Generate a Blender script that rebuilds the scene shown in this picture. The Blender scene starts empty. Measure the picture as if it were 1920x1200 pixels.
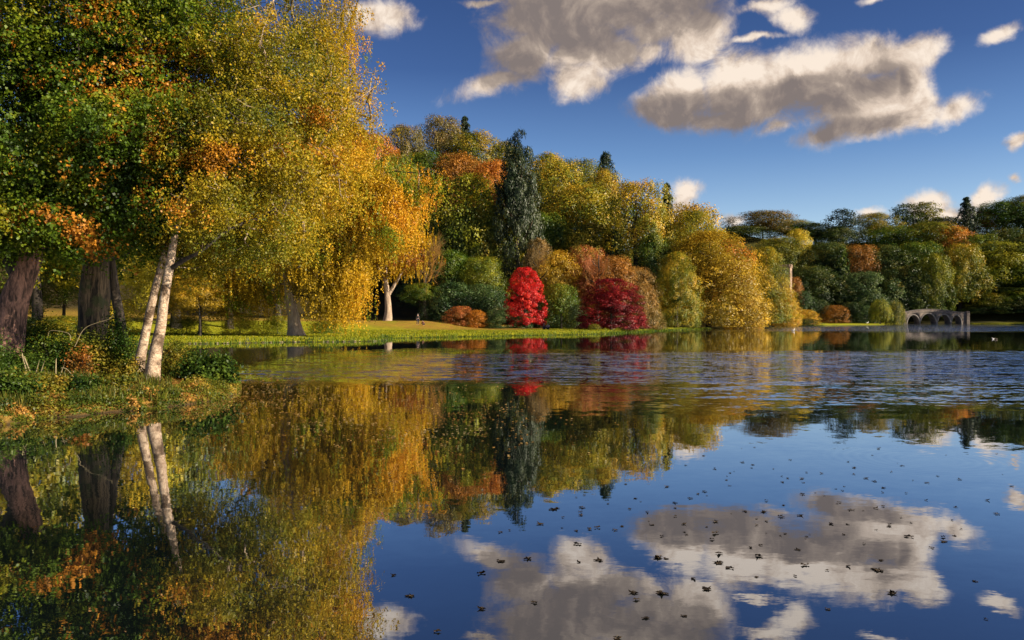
import bpy, bmesh, math, random
import numpy as np
from mathutils import Vector, Matrix

R = math.radians
sc = bpy.context.scene
COL = sc.collection
F = 1493.33            # focal length in photo pixels (1920 wide), lens 28 mm
HZ = 599.0             # horizon row
CAMZ = 2.0

# ------------------------------------------------------------------ camera
cam = bpy.data.cameras.new('camera'); camo = bpy.data.objects.new('camera', cam)
COL.objects.link(camo)
cam.lens = 28; cam.sensor_width = 36; cam.clip_start = 0.05; cam.clip_end = 8000
camo.location = (0, 0, CAMZ); camo.rotation_euler = (R(90) - 1.0 / F, 0, 0)
sc.camera = camo
sc.render.resolution_x = 1024; sc.render.resolution_y = 640

# ------------------------------------------------------------------ light and exposure
SUN_EL = R(24); SUN_AZ = R(111)          # azimuth clockwise from +Y (view direction)
sun = bpy.data.lights.new('sun', 'SUN'); suno = bpy.data.objects.new('sun', sun)
COL.objects.link(suno)
sun.energy = 5.0; sun.angle = R(0.5); sun.color = (1.0, 0.86, 0.66)
sdir = Vector((math.sin(SUN_AZ) * math.cos(SUN_EL), math.cos(SUN_AZ) * math.cos(SUN_EL), math.sin(SUN_EL)))
suno.rotation_euler = sdir.to_track_quat('Z', 'Y').to_euler()
sc.view_settings.view_transform = 'Standard'
sc.view_settings.look = 'None'
sc.view_settings.exposure = 0.9
sc.view_settings.gamma = 1.0


# ------------------------------------------------------------------ node helpers
class NT:
    def __init__(s, nt): s.nt = nt
    def n(s, t, **k):
        nd = s.nt.nodes.new(t)
        for a, b in k.items(): setattr(nd, a, b)
        return nd
    def put(s, sock, v):
        if isinstance(v, bpy.types.NodeSocket): s.nt.links.new(v, sock)
        elif v is not None: sock.default_value = v
    def m(s, op, a, b=None, c=None, clamp=False):
        nd = s.n('ShaderNodeMath', operation=op, use_clamp=clamp)
        for i, v in enumerate((a, b, c)):
            if v is not None: s.put(nd.inputs[i], v)
        return nd.outputs[0]
    def v(s, op, a, b=None, out=0):
        nd = s.n('ShaderNodeVectorMath', operation=op)
        s.put(nd.inputs[0], a)
        if b is not None: s.put(nd.inputs[3 if op == 'SCALE' else 1], b)
        return nd.outputs[out]
    def noise(s, vec, scale, detail=4, rough=0.5, dist=0.0, out='Fac'):
        nd = s.n('ShaderNodeTexNoise')
        s.put(nd.inputs['Vector'], vec); nd.inputs['Scale'].default_value = scale
        nd.inputs['Detail'].default_value = detail; nd.inputs['Roughness'].default_value = rough
        nd.inputs['Distortion'].default_value = dist
        return nd.outputs[out]
    def ss(s, x, a, b):
        nd = s.n('ShaderNodeMapRange', interpolation_type='SMOOTHSTEP')
        s.put(nd.inputs[0], x); nd.inputs[1].default_value = a; nd.inputs[2].default_value = b
        return nd.outputs[0]
    def mix(s, f, a, b, blend='MIX'):
        nd = s.n('ShaderNodeMix', data_type='RGBA', blend_type=blend)
        s.put(nd.inputs[0], f); s.put(nd.inputs[6], a); s.put(nd.inputs[7], b)
        return nd.outputs[2]
    def comb(s, x, y, z):
        nd = s.n('ShaderNodeCombineXYZ')
        for i, v in enumerate((x, y, z)): s.put(nd.inputs[i], v)
        return nd.outputs[0]
    def sep(s, v):
        nd = s.n('ShaderNodeSeparateXYZ'); s.put(nd.inputs[0], v); return nd.outputs
    def ramp(s, f, stops):
        nd = s.n('ShaderNodeValToRGB'); s.put(nd.inputs[0], f)
        e = nd.color_ramp.elements
        e[0].position = stops[0][0]; e[0].color = (*stops[0][1], 1)
        e[1].position = stops[-1][0]; e[1].color = (*stops[-1][1], 1)
        for p, c in stops[1:-1]:
            q = e.new(p); q.color = (*c, 1)
        return nd.outputs[0]


# ------------------------------------------------------------------ world: Nishita sky with cumulus
world = bpy.data.worlds.new('World'); sc.world = world; world.use_nodes = True
wt = world.node_tree; wt.nodes.clear(); W = NT(wt)

def uv_of(px, py):
    dx = (px - 960) / F
    return math.atan(dx), (HZ - py) / F / math.sqrt(1 + dx * dx)

CLOUDS = [  # px, py, rx, ry, tilt (deg, up to the right)
    (1045, 35, 125, 70, 0), (1190, 15, 150, 58, 5), (1110, 80, 90, 50, 10), (1230, 50, 90, 40, 10), (990, 95, 75, 50, 20), (935, 152, 88, 22, 24),
    (1095, 145, 55, 38, 20), (1150, 105, 70, 40, 15), (1225, 92, 45, 24, 10), (1310, 62, 58, 46, 40),
    (1410, 68, 52, 7, 2), (1480, 28, 48, 22, -25), (1440, 8, 55, 12, 0),
    (1288, 168, 70, 46, 15), (1385, 165, 105, 66, 8), (1500, 155, 150, 70, 6), (1600, 185, 110, 55, 8), (1680, 205, 60, 40, 10), (1440, 190, 120, 45, 4), (1630, 115, 105, 42, 6),
    (1725, 95, 48, 34, 5), (1700, 165, 58, 62, 0), (1620, 222, 105, 36, 17), (1555, 250, 62, 16, 10),
    (1785, 202, 66, 22, 20), (1735, 212, 50, 26, 15), (1245, 208, 62, 34, -10), (1370, 222, 130, 24, 0), (1470, 232, 50, 18, 20),
    (708, 32, 66, 34, 10), (1876, 66, 40, 15, 8), (1914, 262, 22, 14, 30), (1280, 362, 34, 22, 35),
    (1272, 385, 20, 22, 0), (1372, 412, 32, 14, 0), (1738, 384, 46, 30, 0), (1845, 368, 44, 26, 35),
    (1790, 400, 80, 20, 0), (1630, 404, 34, 10, 0), (1906, 332, 18, 10, 0), (905, 2, 45, 7, 0),
    (1640, 6, 40, 9, 0),
]
g = bpy.data.node_groups.new('cloud_field', 'ShaderNodeTree')
g.interface.new_socket('P', in_out='INPUT', socket_type='NodeSocketVector')
g.interface.new_socket('D', in_out='OUTPUT', socket_type='NodeSocketFloat')
G = NT(g); gi = G.n('NodeGroupInput'); go = G.n('NodeGroupOutput')
acc = None
for px, py, rx, ry, tl in CLOUDS:
    u, v = uv_of(px, py); k = math.cos(u)
    ax = rx / F * k * k * 1.18; ay = ry / F * k * 1.18; t = R(tl); c, s_ = math.cos(t), math.sin(t)
    a = G.v('DOT_PRODUCT', gi.outputs[0], (c / ax, s_ / ax, -(c * u + s_ * v) / ax), out='Value')
    b = G.v('DOT_PRODUCT', gi.outputs[0], (-s_ / ay, c / ay, -(-s_ * u + c * v) / ay), out='Value')
    q = G.v('LENGTH', G.comb(a, b, 0.0), out='Value')
    # thin ones count for less, thick ones for more
    fld = G.m('MULTIPLY', G.m('SUBTRACT', 1.0, q), 0.55 + min(ry, 60) / 60 * 0.6)
    acc = fld if acc is None else G.m('SMOOTH_MAX', acc, fld, 0.16)
G.put(go.inputs[0], acc)
CLOUD_SHADE = [(1030, 30, 120, 62, 0), (1180, 30, 125, 38, 8), (985, 105, 62, 30, 25), (1100, 60, 90, 40, 0), (1285, 222, 95, 26, -4), (1400, 208, 130, 30, 2),  # shaded grey parts of the clouds, painted in as ellipses
           (1530, 185, 100, 26, 6), (1620, 158, 60, 22, 10), (1470, 168, 60, 14, 8), (1560, 246, 50, 16, 12), (1620, 232, 45, 12, 15), (1230, 200, 40, 16, 0), (1690, 150, 14, 22, 0)]
g2 = bpy.data.node_groups.new('cloud_shade', 'ShaderNodeTree')
g2.interface.new_socket('P', in_out='INPUT', socket_type='NodeSocketVector')
g2.interface.new_socket('D', in_out='OUTPUT', socket_type='NodeSocketFloat')
G = NT(g2); gi = G.n('NodeGroupInput'); go = G.n('NodeGroupOutput'); acc = None
for px, py, rx, ry, tl in CLOUD_SHADE:
    u, v = uv_of(px, py); k = math.cos(u)
    ax = rx / F * k * k * 1.3; ay = ry / F * k * 1.3; t = R(tl); c, s_ = math.cos(t), math.sin(t)
    a = G.v('DOT_PRODUCT', gi.outputs[0], (c / ax, s_ / ax, -(c * u + s_ * v) / ax), out='Value')
    b = G.v('DOT_PRODUCT', gi.outputs[0], (-s_ / ay, c / ay, -(-s_ * u + c * v) / ay), out='Value')
    fld = G.m('SUBTRACT', 1.0, G.v('LENGTH', G.comb(a, b, 0.0), out='Value'))
    acc = fld if acc is None else G.m('SMOOTH_MAX', acc, fld, 0.3)
G.put(go.inputs[0], acc)

tc = W.n('ShaderNodeTexCoord'); dirv = tc.outputs['Generated']
sx, sy, sz = W.sep(dirv)
az = W.m('ARCTAN2', sx, sy)
hyp = W.m('SQRT', W.m('ADD', W.m('ADD', W.m('MULTIPLY', sx, sx), W.m('MULTIPLY', sy, sy)), 1e-5))
el = W.m('DIVIDE', sz, hyp)
P0 = W.comb(az, el, 0.0)
warp = W.v('SCALE', W.v('SUBTRACT', W.noise(dirv, 9, 6, 0.62, out='Color'), (0.5, 0.5, 0.5)), 0.055)
warp = W.v('MULTIPLY', warp, (1.3, 0.8, 0.0))
P1 = W.v('MULTIPLY_ADD', P0, (1, 1, 0)); 
pn = P1.node; W.put(pn.inputs[2], W.v('ADD', warp, (0, 0, 1)))
def dens(P):
    gn = W.n('ShaderNodeGroup'); gn.node_tree = g; W.put(gn.inputs[0], P)
    return gn.outputs[0]
fb = W.noise(dirv, 22, 9, 0.66, 0.5)
fb2 = W.noise(dirv, 11, 5, 0.55)
D0 = dens(P1)
Dn = W.m('ADD', D0, W.m('ADD', W.m('MULTIPLY', W.m('SUBTRACT', fb, 0.5), 1.25), W.m('MULTIPLY', W.m('SUBTRACT', fb2, 0.5), 0.45)))
alpha = W.m('POWER', W.ss(Dn, -0.14, 0.55), 1.25)
gn_ = W.n('ShaderNodeGroup'); gn_.node_tree = g2; W.put(gn_.inputs[0], P1)
puff = W.noise(W.v('ADD', dirv, (0.0, 0, 0.0)), 17, 7, 0.62, 0.4)
puff2 = W.noise(W.v('ADD', dirv, (0.010, 0, 0.016)), 17, 7, 0.62, 0.4)
lump = W.m('SUBTRACT', puff2, puff)           # slope of the cloud lumps away from the sun
B = W.m('ADD', gn_.outputs[0], W.m('ADD', W.m('MULTIPLY', W.m('SUBTRACT', fb2, .5), .7), W.m('MULTIPLY', W.m('SUBTRACT', puff, .5), 1.6)))
edge = W.m('SUBTRACT', 1.0, W.ss(Dn, 0.1, 0.7))
shade = W.m('ADD', W.m('MULTIPLY', W.ss(B, -0.95, 0.75), 0.84), W.m('ADD', W.m('ADD', 0.04, W.m('MULTIPLY', edge, 0.12)), W.m('MULTIPLY', lump, 2.2)), clamp=True)
ccol = W.ramp(shade, [(0.0, (0.52, 0.445, 0.375)), (0.25, (0.40, 0.325, 0.265)), (0.55, (0.22, 0.178, 0.150)), (0.85, (0.150, 0.122, 0.110)), (1.0, (0.125, 0.104, 0.098))])
sky = W.n('ShaderNodeTexSky', sky_type='NISHITA', sun_disc=False, sun_elevation=SUN_EL, sun_rotation=SUN_AZ,
          air_density=1.0, dust_density=0.35, ozone_density=2.5)
skyc = W.v('SCALE', sky.outputs[0], 0.088)
# the polarised, deep upper sky of the photograph
tint = W.ramp(W.m('MULTIPLY', el, 1.6, clamp=True), [(0.0, (1.25, 1.05, 1.05)), (0.16, (0.92, 0.92, 1.0)), (0.32, (0.50, 0.60, 0.78)), (0.5, (0.25, 0.33, 0.52)), (1.0, (0.13, 0.175, 0.33))])
skyc = W.mix(1.0, skyc, tint, 'MULTIPLY')
fin = W.mix(alpha, skyc, ccol)
bg = W.n('ShaderNodeBackground'); W.put(bg.inputs[0], fin); bg.inputs[1].default_value = 1.0
wo = W.n('ShaderNodeOutputWorld'); wt.links.new(bg.outputs[0], wo.inputs[0])


# ------------------------------------------------------------------ materials
def new_mat(name):
    m = bpy.data.materials.new(name); m.use_nodes = True; m.node_tree.nodes.clear()
    return m, NT(m.node_tree)

def leafy_shader(T, col, trans=0.35, gloss=0.04):
    d = T.n('ShaderNodeBsdfDiffuse'); T.put(d.inputs[0], col)
    t = T.n('ShaderNodeBsdfTranslucent'); T.put(t.inputs[0], col)
    mx = T.n('ShaderNodeMixShader'); mx.inputs[0].default_value = trans
    T.nt.links.new(d.outputs[0], mx.inputs[1]); T.nt.links.new(t.outputs[0], mx.inputs[2])
    gl = T.n('ShaderNodeBsdfGlossy'); gl.inputs['Roughness'].default_value = 0.45
    mx2 = T.n('ShaderNodeMixShader'); mx2.inputs[0].default_value = gloss
    T.nt.links.new(mx.outputs[0], mx2.inputs[1]); T.nt.links.new(gl.outputs[0], mx2.inputs[2])
    o = T.n('ShaderNodeOutputMaterial'); T.nt.links.new(mx2.outputs[0], o.inputs[0])

def attr_leaf_mat(name, trans=0.38, gloss=0.015):
    m, T = new_mat(name)
    a = T.n('ShaderNodeAttribute', attribute_name='leafcol')
    leafy_shader(T, a.outputs['Color'], trans, gloss)
    return m

def ramp_leaf_mat(name, stops, trans=0.25):
    """far crowns: the mesh carries a scalar (leafcol.r), each tree its own small shift"""
    m, T = new_mat(name)
    a = T.n('ShaderNodeAttribute', attribute_name='leafcol')
    oi = T.n('ShaderNodeObjectInfo')
    x = T.m('ADD', T.sep(a.outputs['Vector'])[0], T.m('MULTIPLY', T.m('SUBTRACT', oi.outputs['Random'], 0.5), 0.3), clamp=True)
    n = len(stops)
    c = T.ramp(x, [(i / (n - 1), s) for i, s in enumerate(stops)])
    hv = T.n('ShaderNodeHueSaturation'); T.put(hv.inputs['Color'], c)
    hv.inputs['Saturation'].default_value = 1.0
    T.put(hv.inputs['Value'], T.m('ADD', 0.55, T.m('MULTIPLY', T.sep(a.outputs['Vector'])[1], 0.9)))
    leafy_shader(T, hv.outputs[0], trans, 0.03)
    return m

PAL = {
    'gold':    [(.17, .12, .010), (.38, .25, .015), (.56, .34, .02), (.54, .26, .015)],
    'orange':  [(.26, .10, .012), (.50, .19, .015), (.60, .23, .02), (.42, .13, .02)],
    'goldgreen': [(.05, .08, .008), (.15, .17, .010), (.36, .27, .014), (.56, .32, .02)],
    'olive':   [(.035, .055, .008), (.10, .12, .010), (.22, .20, .014), (.38, .25, .02)],
    'olivebrown': [(.08, .07, .02), (.14, .12, .02), (.22, .15, .03), (.25, .13, .03)],
    'green':   [(.015, .045, .006), (.05, .10, .008), (.12, .17, .012), (.26, .24, .015)],
    'yellowgreen': [(.04, .08, .008), (.13, .16, .010), (.27, .26, .012), (.40, .32, .02)],
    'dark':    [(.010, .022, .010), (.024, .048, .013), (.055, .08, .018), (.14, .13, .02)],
    'farwood': [(.018, .038, .010), (.042, .072, .013), (.10, .12, .018), (.24, .19, .025)],
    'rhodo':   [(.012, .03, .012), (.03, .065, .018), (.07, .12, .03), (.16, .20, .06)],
    'fir':     [(.008, .018, .008), (.018, .034, .014), (.034, .052, .02), (.07, .085, .03)],
    'russet':  [(.12, .07, .015), (.30, .13, .018), (.40, .16, .02), (.34, .18, .03)],
    'azalea':  [(.16, .10, .02), (.40, .13, .03), (.50, .15, .04), (.34, .24, .03)],
    'scarlet': [(.22, .006, .008), (.48, .012, .012), (.66, .02, .016), (.72, .07, .02)],
    'crimson': [(.05, .004, .007), (.13, .007, .010), (.24, .012, .013), (.40, .03, .02)],
    'bare':    [(.11, .08, .03), (.20, .13, .035), (.28, .16, .035), (.38, .18, .03)],
    'yellow':  [(.26, .21, .015), (.46, .38, .02), (.62, .48, .03), (.55, .34, .02)],
}
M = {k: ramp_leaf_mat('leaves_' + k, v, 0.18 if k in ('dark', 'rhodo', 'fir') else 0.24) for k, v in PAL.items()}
M['leaf'] = attr_leaf_mat('near_leaves')

def bark_mat(name, c1, c2, scale=6, stretch=0.25, bump=0.6, patch=None):
    m, T = new_mat(name)
    tc = T.n('ShaderNodeTexCoord'); mp = T.n('ShaderNodeMapping'); T.put(mp.inputs[0], tc.outputs['Object'])
    mp.inputs['Scale'].default_value = (1, 1, stretch)
    a = T.noise(mp.outputs[0], scale, 6, 0.65, 0.6)
    b = T.noise(mp.outputs[0], scale * 3.3, 4, 0.6)
    x = T.m('ADD', T.m('MULTIPLY', a, 0.65), T.m('MULTIPLY', b, 0.35))
    c = T.mix(T.ss(x, 0.40, 0.62), (*c1, 1), (*c2, 1))
    if patch:
        pn = T.noise(tc.outputs['Object'], 2.3, 5, 0.6)
        c = T.mix(T.ss(pn, 0.50, 0.62), c, (*patch, 1))
    bs = T.n('ShaderNodeBsdfPrincipled'); T.put(bs.inputs['Base Color'], c); bs.inputs['Roughness'].default_value = 0.9
    bp = T.n('ShaderNodeBump'); bp.inputs['Strength'].default_value = bump; bp.inputs['Distance'].default_value = 0.10
    T.put(bp.inputs['Height'], x); T.nt.links.new(bp.outputs[0], bs.inputs['Normal'])
    o = T.n('ShaderNodeOutputMaterial'); T.nt.links.new(bs.outputs[0], o.inputs[0])
    return m
M['bark_dark'] = bark_mat('bark_dark', (.014, .011, .009), (.065, .048, .032), 5, .22)
M['bark_oak'] = bark_mat('bark_oak', (.014, .011, .008), (.18, .125, .07), 9, .13, 1.0, patch=(.055, .06, .02))
M['bark_red'] = bark_mat('bark_red', (.05, .03, .022), (.38, .20, .14), 7, .22, 1.0)
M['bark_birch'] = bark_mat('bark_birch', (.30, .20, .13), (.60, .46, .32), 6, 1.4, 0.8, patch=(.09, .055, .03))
M['bark_birch_shade'] = bark_mat('bark_birch_shaded', (.16, .11, .075), (.42, .32, .22), 5, 1.2, 0.5, patch=(.10, .07, .04))  # darker copy of the birch bark, shade put into its colour
M['bark_pale'] = bark_mat('bark_pale', (.28, .20, .14), (.48, .37, .26), 4, .2, 0.5)

def plain(name, c, rough=0.8, var=0.25, scale=8):
    m, T = new_mat(name)
    tc = T.n('ShaderNodeTexCoord'); n = T.noise(tc.outputs['Object'], scale, 4)
    d = tuple(x * (1 - var) for x in c); e = tuple(min(1, x * (1 + var)) for x in c)
    bs = T.n('ShaderNodeBsdfPrincipled'); T.put(bs.inputs['Base Color'], T.mix(n, (*d, 1), (*e, 1)))
    bs.inputs['Roughness'].default_value = rough
    o = T.n('ShaderNodeOutputMaterial'); T.nt.links.new(bs.outputs[0], o.inputs[0])
    return m
M['skin'] = plain('skin', (.55, .33, .24), .6, .08)
M['hair_grey'] = plain('hair_grey', (.55, .52, .48), .7)
M['hair_dark'] = plain('hair_dark', (.05, .03, .02), .7)
M['navy'] = plain('navy_cloth', (.02, .025, .05))
M['black'] = plain('black_cloth', (.015, .014, .015))
M['maroon'] = plain('maroon_cloth', (.12, .02, .02))
M['pink'] = plain('pink_cloth', (.60, .40, .38))
M['white'] = plain('white_cloth', (.75, .72, .70))
M['jeans'] = plain('jeans', (.05, .06, .10))
M['feather'] = plain('white_feather', (.82, .80, .76), .6, .05)
M['feather_dark'] = plain('brown_feather', (.10, .07, .05), .6)
M['beak'] = plain('beak', (.7, .28, .04), .5)
M['wood'] = plain('old_wood', (.06, .04, .028))
M['stem'] = plain('dry_stem', (.24, .19, .10))
M['wetleaf'] = plain('wet_leaf', (.06, .042, .02), .5, .5, 30)

def stone_mat(name, c1, c2):
    m, T = new_mat(name)
    tc = T.n('ShaderNodeTexCoord')
    sp = T.sep(tc.outputs['Object'])
    br = T.n('ShaderNodeTexBrick'); T.put(br.inputs['Vector'], T.comb(T.m('ADD', sp[0], sp[1]), sp[2], 0.0))
    br.inputs['Scale'].default_value = 1.0; br.inputs['Brick Width'].default_value = 0.9; br.inputs['Row Height'].default_value = 0.36
    br.inputs['Mortar Size'].default_value = 0.03
    br.inputs['Color1'].default_value = (*c1, 1); br.inputs['Color2'].default_value = (*c2, 1)
    br.inputs['Mortar'].default_value = (c1[0] * .5, c1[1] * .5, c1[2] * .5, 1)
    n = T.noise(tc.outputs['Object'], 1.1, 6, .7)
    c = T.mix(T.m('MULTIPLY', T.ss(n, .42, .7), .75), br.outputs[0], (.07, .075, .05, 1))
    bs = T.n('ShaderNodeBsdfPrincipled'); T.put(bs.inputs['Base Color'], c); bs.inputs['Roughness'].default_value = .95
    o = T.n('ShaderNodeOutputMaterial'); T.nt.links.new(bs.outputs[0], o.inputs[0])
    return m
M['stone'] = stone_mat('bridge_stone', (.24, .18, .15), (.15, .125, .11))
M['stone_pale'] = stone_mat('tower_stone', (.42, .28, .20), (.32, .22, .17))
M['ring'] = plain('arch_stone', (.26, .23, .20), .9, .3, 2)


# ------------------------------------------------------------------ object helpers
def tag(o, label=None, cat=None, group=None, kind=None):
    if label: o['label'] = label
    if cat: o['category'] = cat
    if group: o['group'] = group
    if kind: o['kind'] = kind
    return o
def empty(name, loc, rz=0):
    o = bpy.data.objects.new(name, None); COL.objects.link(o); o.location = loc; o.rotation_euler = (0, 0, rz)
    o.empty_display_size = 0.3
    return o
def link(name, me, mat, parent=None, loc=None):
    o = bpy.data.objects.new(name, me); COL.objects.link(o)
    if mat is not None and len(me.materials) == 0: me.materials.append(mat)
    if parent: o.parent = parent
    if loc is not None: o.location = loc
    return o
def mesh_np(name, V, Fq, col=None, smooth=False):
    """V (n,3); Fq (m,k) faces all with k corners"""
    me = bpy.data.meshes.new(name); V = np.asarray(V, np.float32); Fq = np.asarray(Fq, np.int32)
    m, k = Fq.shape
    me.vertices.add(len(V)); me.vertices.foreach_set('co', V.ravel())
    me.loops.add(m * k); me.loops.foreach_set('vertex_index', Fq.ravel())
    me.polygons.add(m); me.polygons.foreach_set('loop_start', np.arange(0, m * k, k, dtype=np.int32))
    if smooth: me.polygons.foreach_set('use_smooth', np.ones(m, dtype=bool))
    me.update(calc_edges=True)
    if col is not None:
        a = me.color_attributes.new('leafcol', 'FLOAT_COLOR', 'POINT')
        c4 = np.ones((len(V), 4), np.float32); c4[:, :3] = col
        a.data.foreach_set('color', c4.ravel())
    return me
def norm(a): return a / (np.linalg.norm(a, axis=-1, keepdims=True) + 1e-9)
class SN:
    """smooth pseudo-noise in about -1..1"""
    def __init__(s, seed, scale, n=7, dim=3):
        r = np.random.default_rng(seed)
        s.k = r.normal(size=(n, dim)) / scale * 2.2; s.p = r.uniform(0, 6.28, n)
    def __call__(s, P): return np.sin(P @ s.k.T + s.p).sum(1) / math.sqrt(len(s.p))
def leaf_mesh(name, C, Nrm, size, rng, col, aspect=0.62, hang=0.0):
    n = len(C)
    Nrm = norm(Nrm); t = rng.normal(size=(n, 3)); t[:, 2] -= hang * 2.0
    a = norm(t - (t * Nrm).sum(1, keepdims=True) * Nrm); b = np.cross(Nrm, a)
    s = size * rng.uniform(0.65, 1.3, (n, 1)); w = s * aspect * rng.uniform(0.75, 1.2, (n, 1))
    bend = Nrm * s * rng.uniform(-0.25, 0.25, (n, 1))
    V = np.stack([C - a * s * .5, C + b * w * .5 + bend, C + a * s * .5, C - b * w * .5 + bend], 1).reshape(-1, 3)
    Fq = np.arange(n * 4).reshape(n, 4)
    return mesh_np(name, V, Fq, np.repeat(col, 4, axis=0))
def tube_arrays(p0, p1, r0, r1, k=5):
    """independent tapered tubes, vectorised"""
    d = norm(p1 - p0); ref = np.where(np.abs(d[:, 2:3]) > 0.9, np.array([[1., 0, 0]]), np.array([[0., 0, 1]]))
    u = norm(np.cross(d, ref)); v = np.cross(d, u)
    an = np.arange(k) / k * 2 * math.pi; ca, sa = np.cos(an), np.sin(an)
    ring = u[:, None, :] * ca[None, :, None] + v[:, None, :] * sa[None, :, None]
    A = p0[:, None, :] + ring * r0[:, None, None]; B = p1[:, None, :] + ring * r1[:, None, None]
    V = np.concatenate([A, B], 1).reshape(-1, 3)
    base = np.arange(len(p0))[:, None] * 2 * k; i = np.arange(k); j = (i + 1) % k
    Fq = np.stack([base + i, base + j, base + k + j, base + k + i], 2).reshape(-1, 4)
    return V, Fq
def poly_tube(pts, rad, k=16, rough=0.0, seed=0, flare=0.0, cap=True):
    """a smooth trunk along a polyline, catmull-rom resampled, with ridges"""
    pts = np.array(pts, float); rad = np.array(rad, float); n = len(pts); out = []; rr = []
    L = np.concatenate([[0], np.cumsum(np.linalg.norm(np.diff(pts, axis=0), axis=1))])
    step = max(0.06, L[-1] / 90); ts = np.arange(0, L[-1] + 1e-6, step)
    ext = np.vstack([2 * pts[0] - pts[1], pts, 2 * pts[-1] - pts[-2]])
    for t in ts:
        i = min(np.searchsorted(L, t, side='right') - 1, n - 2); f = (t - L[i]) / (L[i + 1] - L[i])
        a, b, c, d = ext[i], ext[i + 1], ext[i + 2], ext[i + 3]
        out.append(0.5 * ((2 * b) + (-a + c) * f + (2 * a - 5 * b + 4 * c - d) * f * f + (-a + 3 * b - 3 * c + d) * f ** 3))
        rr.append(rad[i] * (1 - f) + rad[i + 1] * f)
    out = np.array(out); rr = np.array(rr); tang = norm(np.gradient(out, axis=0))
    u = norm(np.cross(tang, np.array([[0.12, 1.0, 0.05]]))); v = np.cross(tang, u)
    an = np.arange(k) / k * 2 * math.pi
    nz = SN(seed, 0.5); fl = SN(seed + 5, 0.6)
    ring = u[:, None, :] * np.cos(an)[None, :, None] + v[:, None, :] * np.sin(an)[None, :, None]
    base = ring * rr[:, None, None]
    q = (out[:, None, :] * np.array([1, 1, .35]) + base * 2.2).reshape(-1, 3)
    disp = 1 + rough * nz(q).reshape(len(out), k)
    if flare:
        h = np.exp(-ts / (rad[0] * 1.6)); lob = 0.5 + 0.5 * np.sin(an * 5 + seed)[None, :]
        disp = disp + flare * h[:, None] * (0.55 + 0.8 * lob)
    V = (out[:, None, :] + base * disp[:, :, None]).reshape(-1, 3)
    m = len(out); i = np.arange(k); j = (i + 1) % k; bs = (np.arange(m - 1) * k)[:, None]
    Fq = np.stack([bs + i, bs + j, bs + k + j, bs + k + i], 2).reshape(-1, 4)
    return V, Fq
def join(parts):
    Vs, Fs, o = [], [], 0
    for V, Fq in parts:
        Vs.append(V); Fs.append(Fq + o); o += len(V)
    return np.vstack(Vs), np.vstack(Fs)
def at(px, py, Y): return np.array([(px - 960) / F * Y, Y, CAMZ + (HZ - py) / F * Y])


# ------------------------------------------------------------------ lake outline and terrain
def wl(px, py):
    Y = CAMZ * F / (py - HZ); return ((px - 960) / F * Y, Y)
SHORE = [(-60, 13), (-24, 13.2), (-14, 14.2), wl(0, 797), wl(60, 786), wl(130, 781), wl(200, 772), wl(262, 769), wl(330, 760),
         wl(395, 752), wl(428, 742), wl(444, 728), wl(430, 712), wl(395, 697), wl(340, 684), wl(290, 676),
         (-26, 43), (-34, 44), (-48, 44), (-62, 47), (-66, 54), (-58, 60), (-40, 61), wl(200, 647), wl(310, 645), wl(400, 644.5),
         wl(470, 643), wl(560, 641.5), wl(640, 641), wl(700, 640), wl(722, 638), wl(728, 634.5), wl(790, 633), wl(860, 631.5), wl(900, 631),
         wl(980, 629), wl(1050, 628), wl(1100, 627), wl(1138, 626), wl(1165, 624), wl(1205, 622), wl(1260, 619), wl(1330, 617),
         wl(1400, 615), wl(1425, 613), wl(1470, 612), wl(1535, 610.5), (125, 285), (142, 300), (158, 328), (166, 338), (168, 352), (172, 372),
         (186, 376), (196, 360), (198, 344), (208, 340), (214, 322), (222, 285), (232, 262), (250, 258), (460, 300), (430, 120),  # shore out of view on the right, pushed out to carry the added shade trees
         (300, 10), (120, -30), (20, -12), (4, -2.5), (0, -0.8), (-3, -2), (-12, -6), (-22, -2), (-40, 2), (-70, 2)]
SH = np.array(SHORE)
def lake_dist(X, Y):
    """signed distance, positive on land"""
    P = np.stack([X, Y], 1); n = len(SH); best = np.full(len(P), 1e9); inside = np.zeros(len(P), bool)
    for i in range(n):
        a = SH[i]; b = SH[(i + 1) % n]; ab = b - a
        t = np.clip(((P - a) @ ab) / (ab @ ab), 0, 1)
        best = np.minimum(best, np.linalg.norm(P - a - t[:, None] * ab, axis=1))
        c = ((a[1] > P[:, 1]) != (b[1] > P[:, 1]))
        xi = a[0] + (P[:, 1] - a[1]) / ((b[1] - a[1]) if abs(b[1] - a[1]) > 1e-9 else 1e-9) * ab[0]
        inside ^= c & (P[:, 0] < xi)
    return np.where(inside, -best, best)
n_small = SN(3, 0.55, 9, 2); n_mid = SN(4, 3.0, 7, 2); n_big = SN(5, 40, 6, 2)
def S(x): x = np.clip(x, 0, 1); return x * x * (3 - 2 * x)
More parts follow.
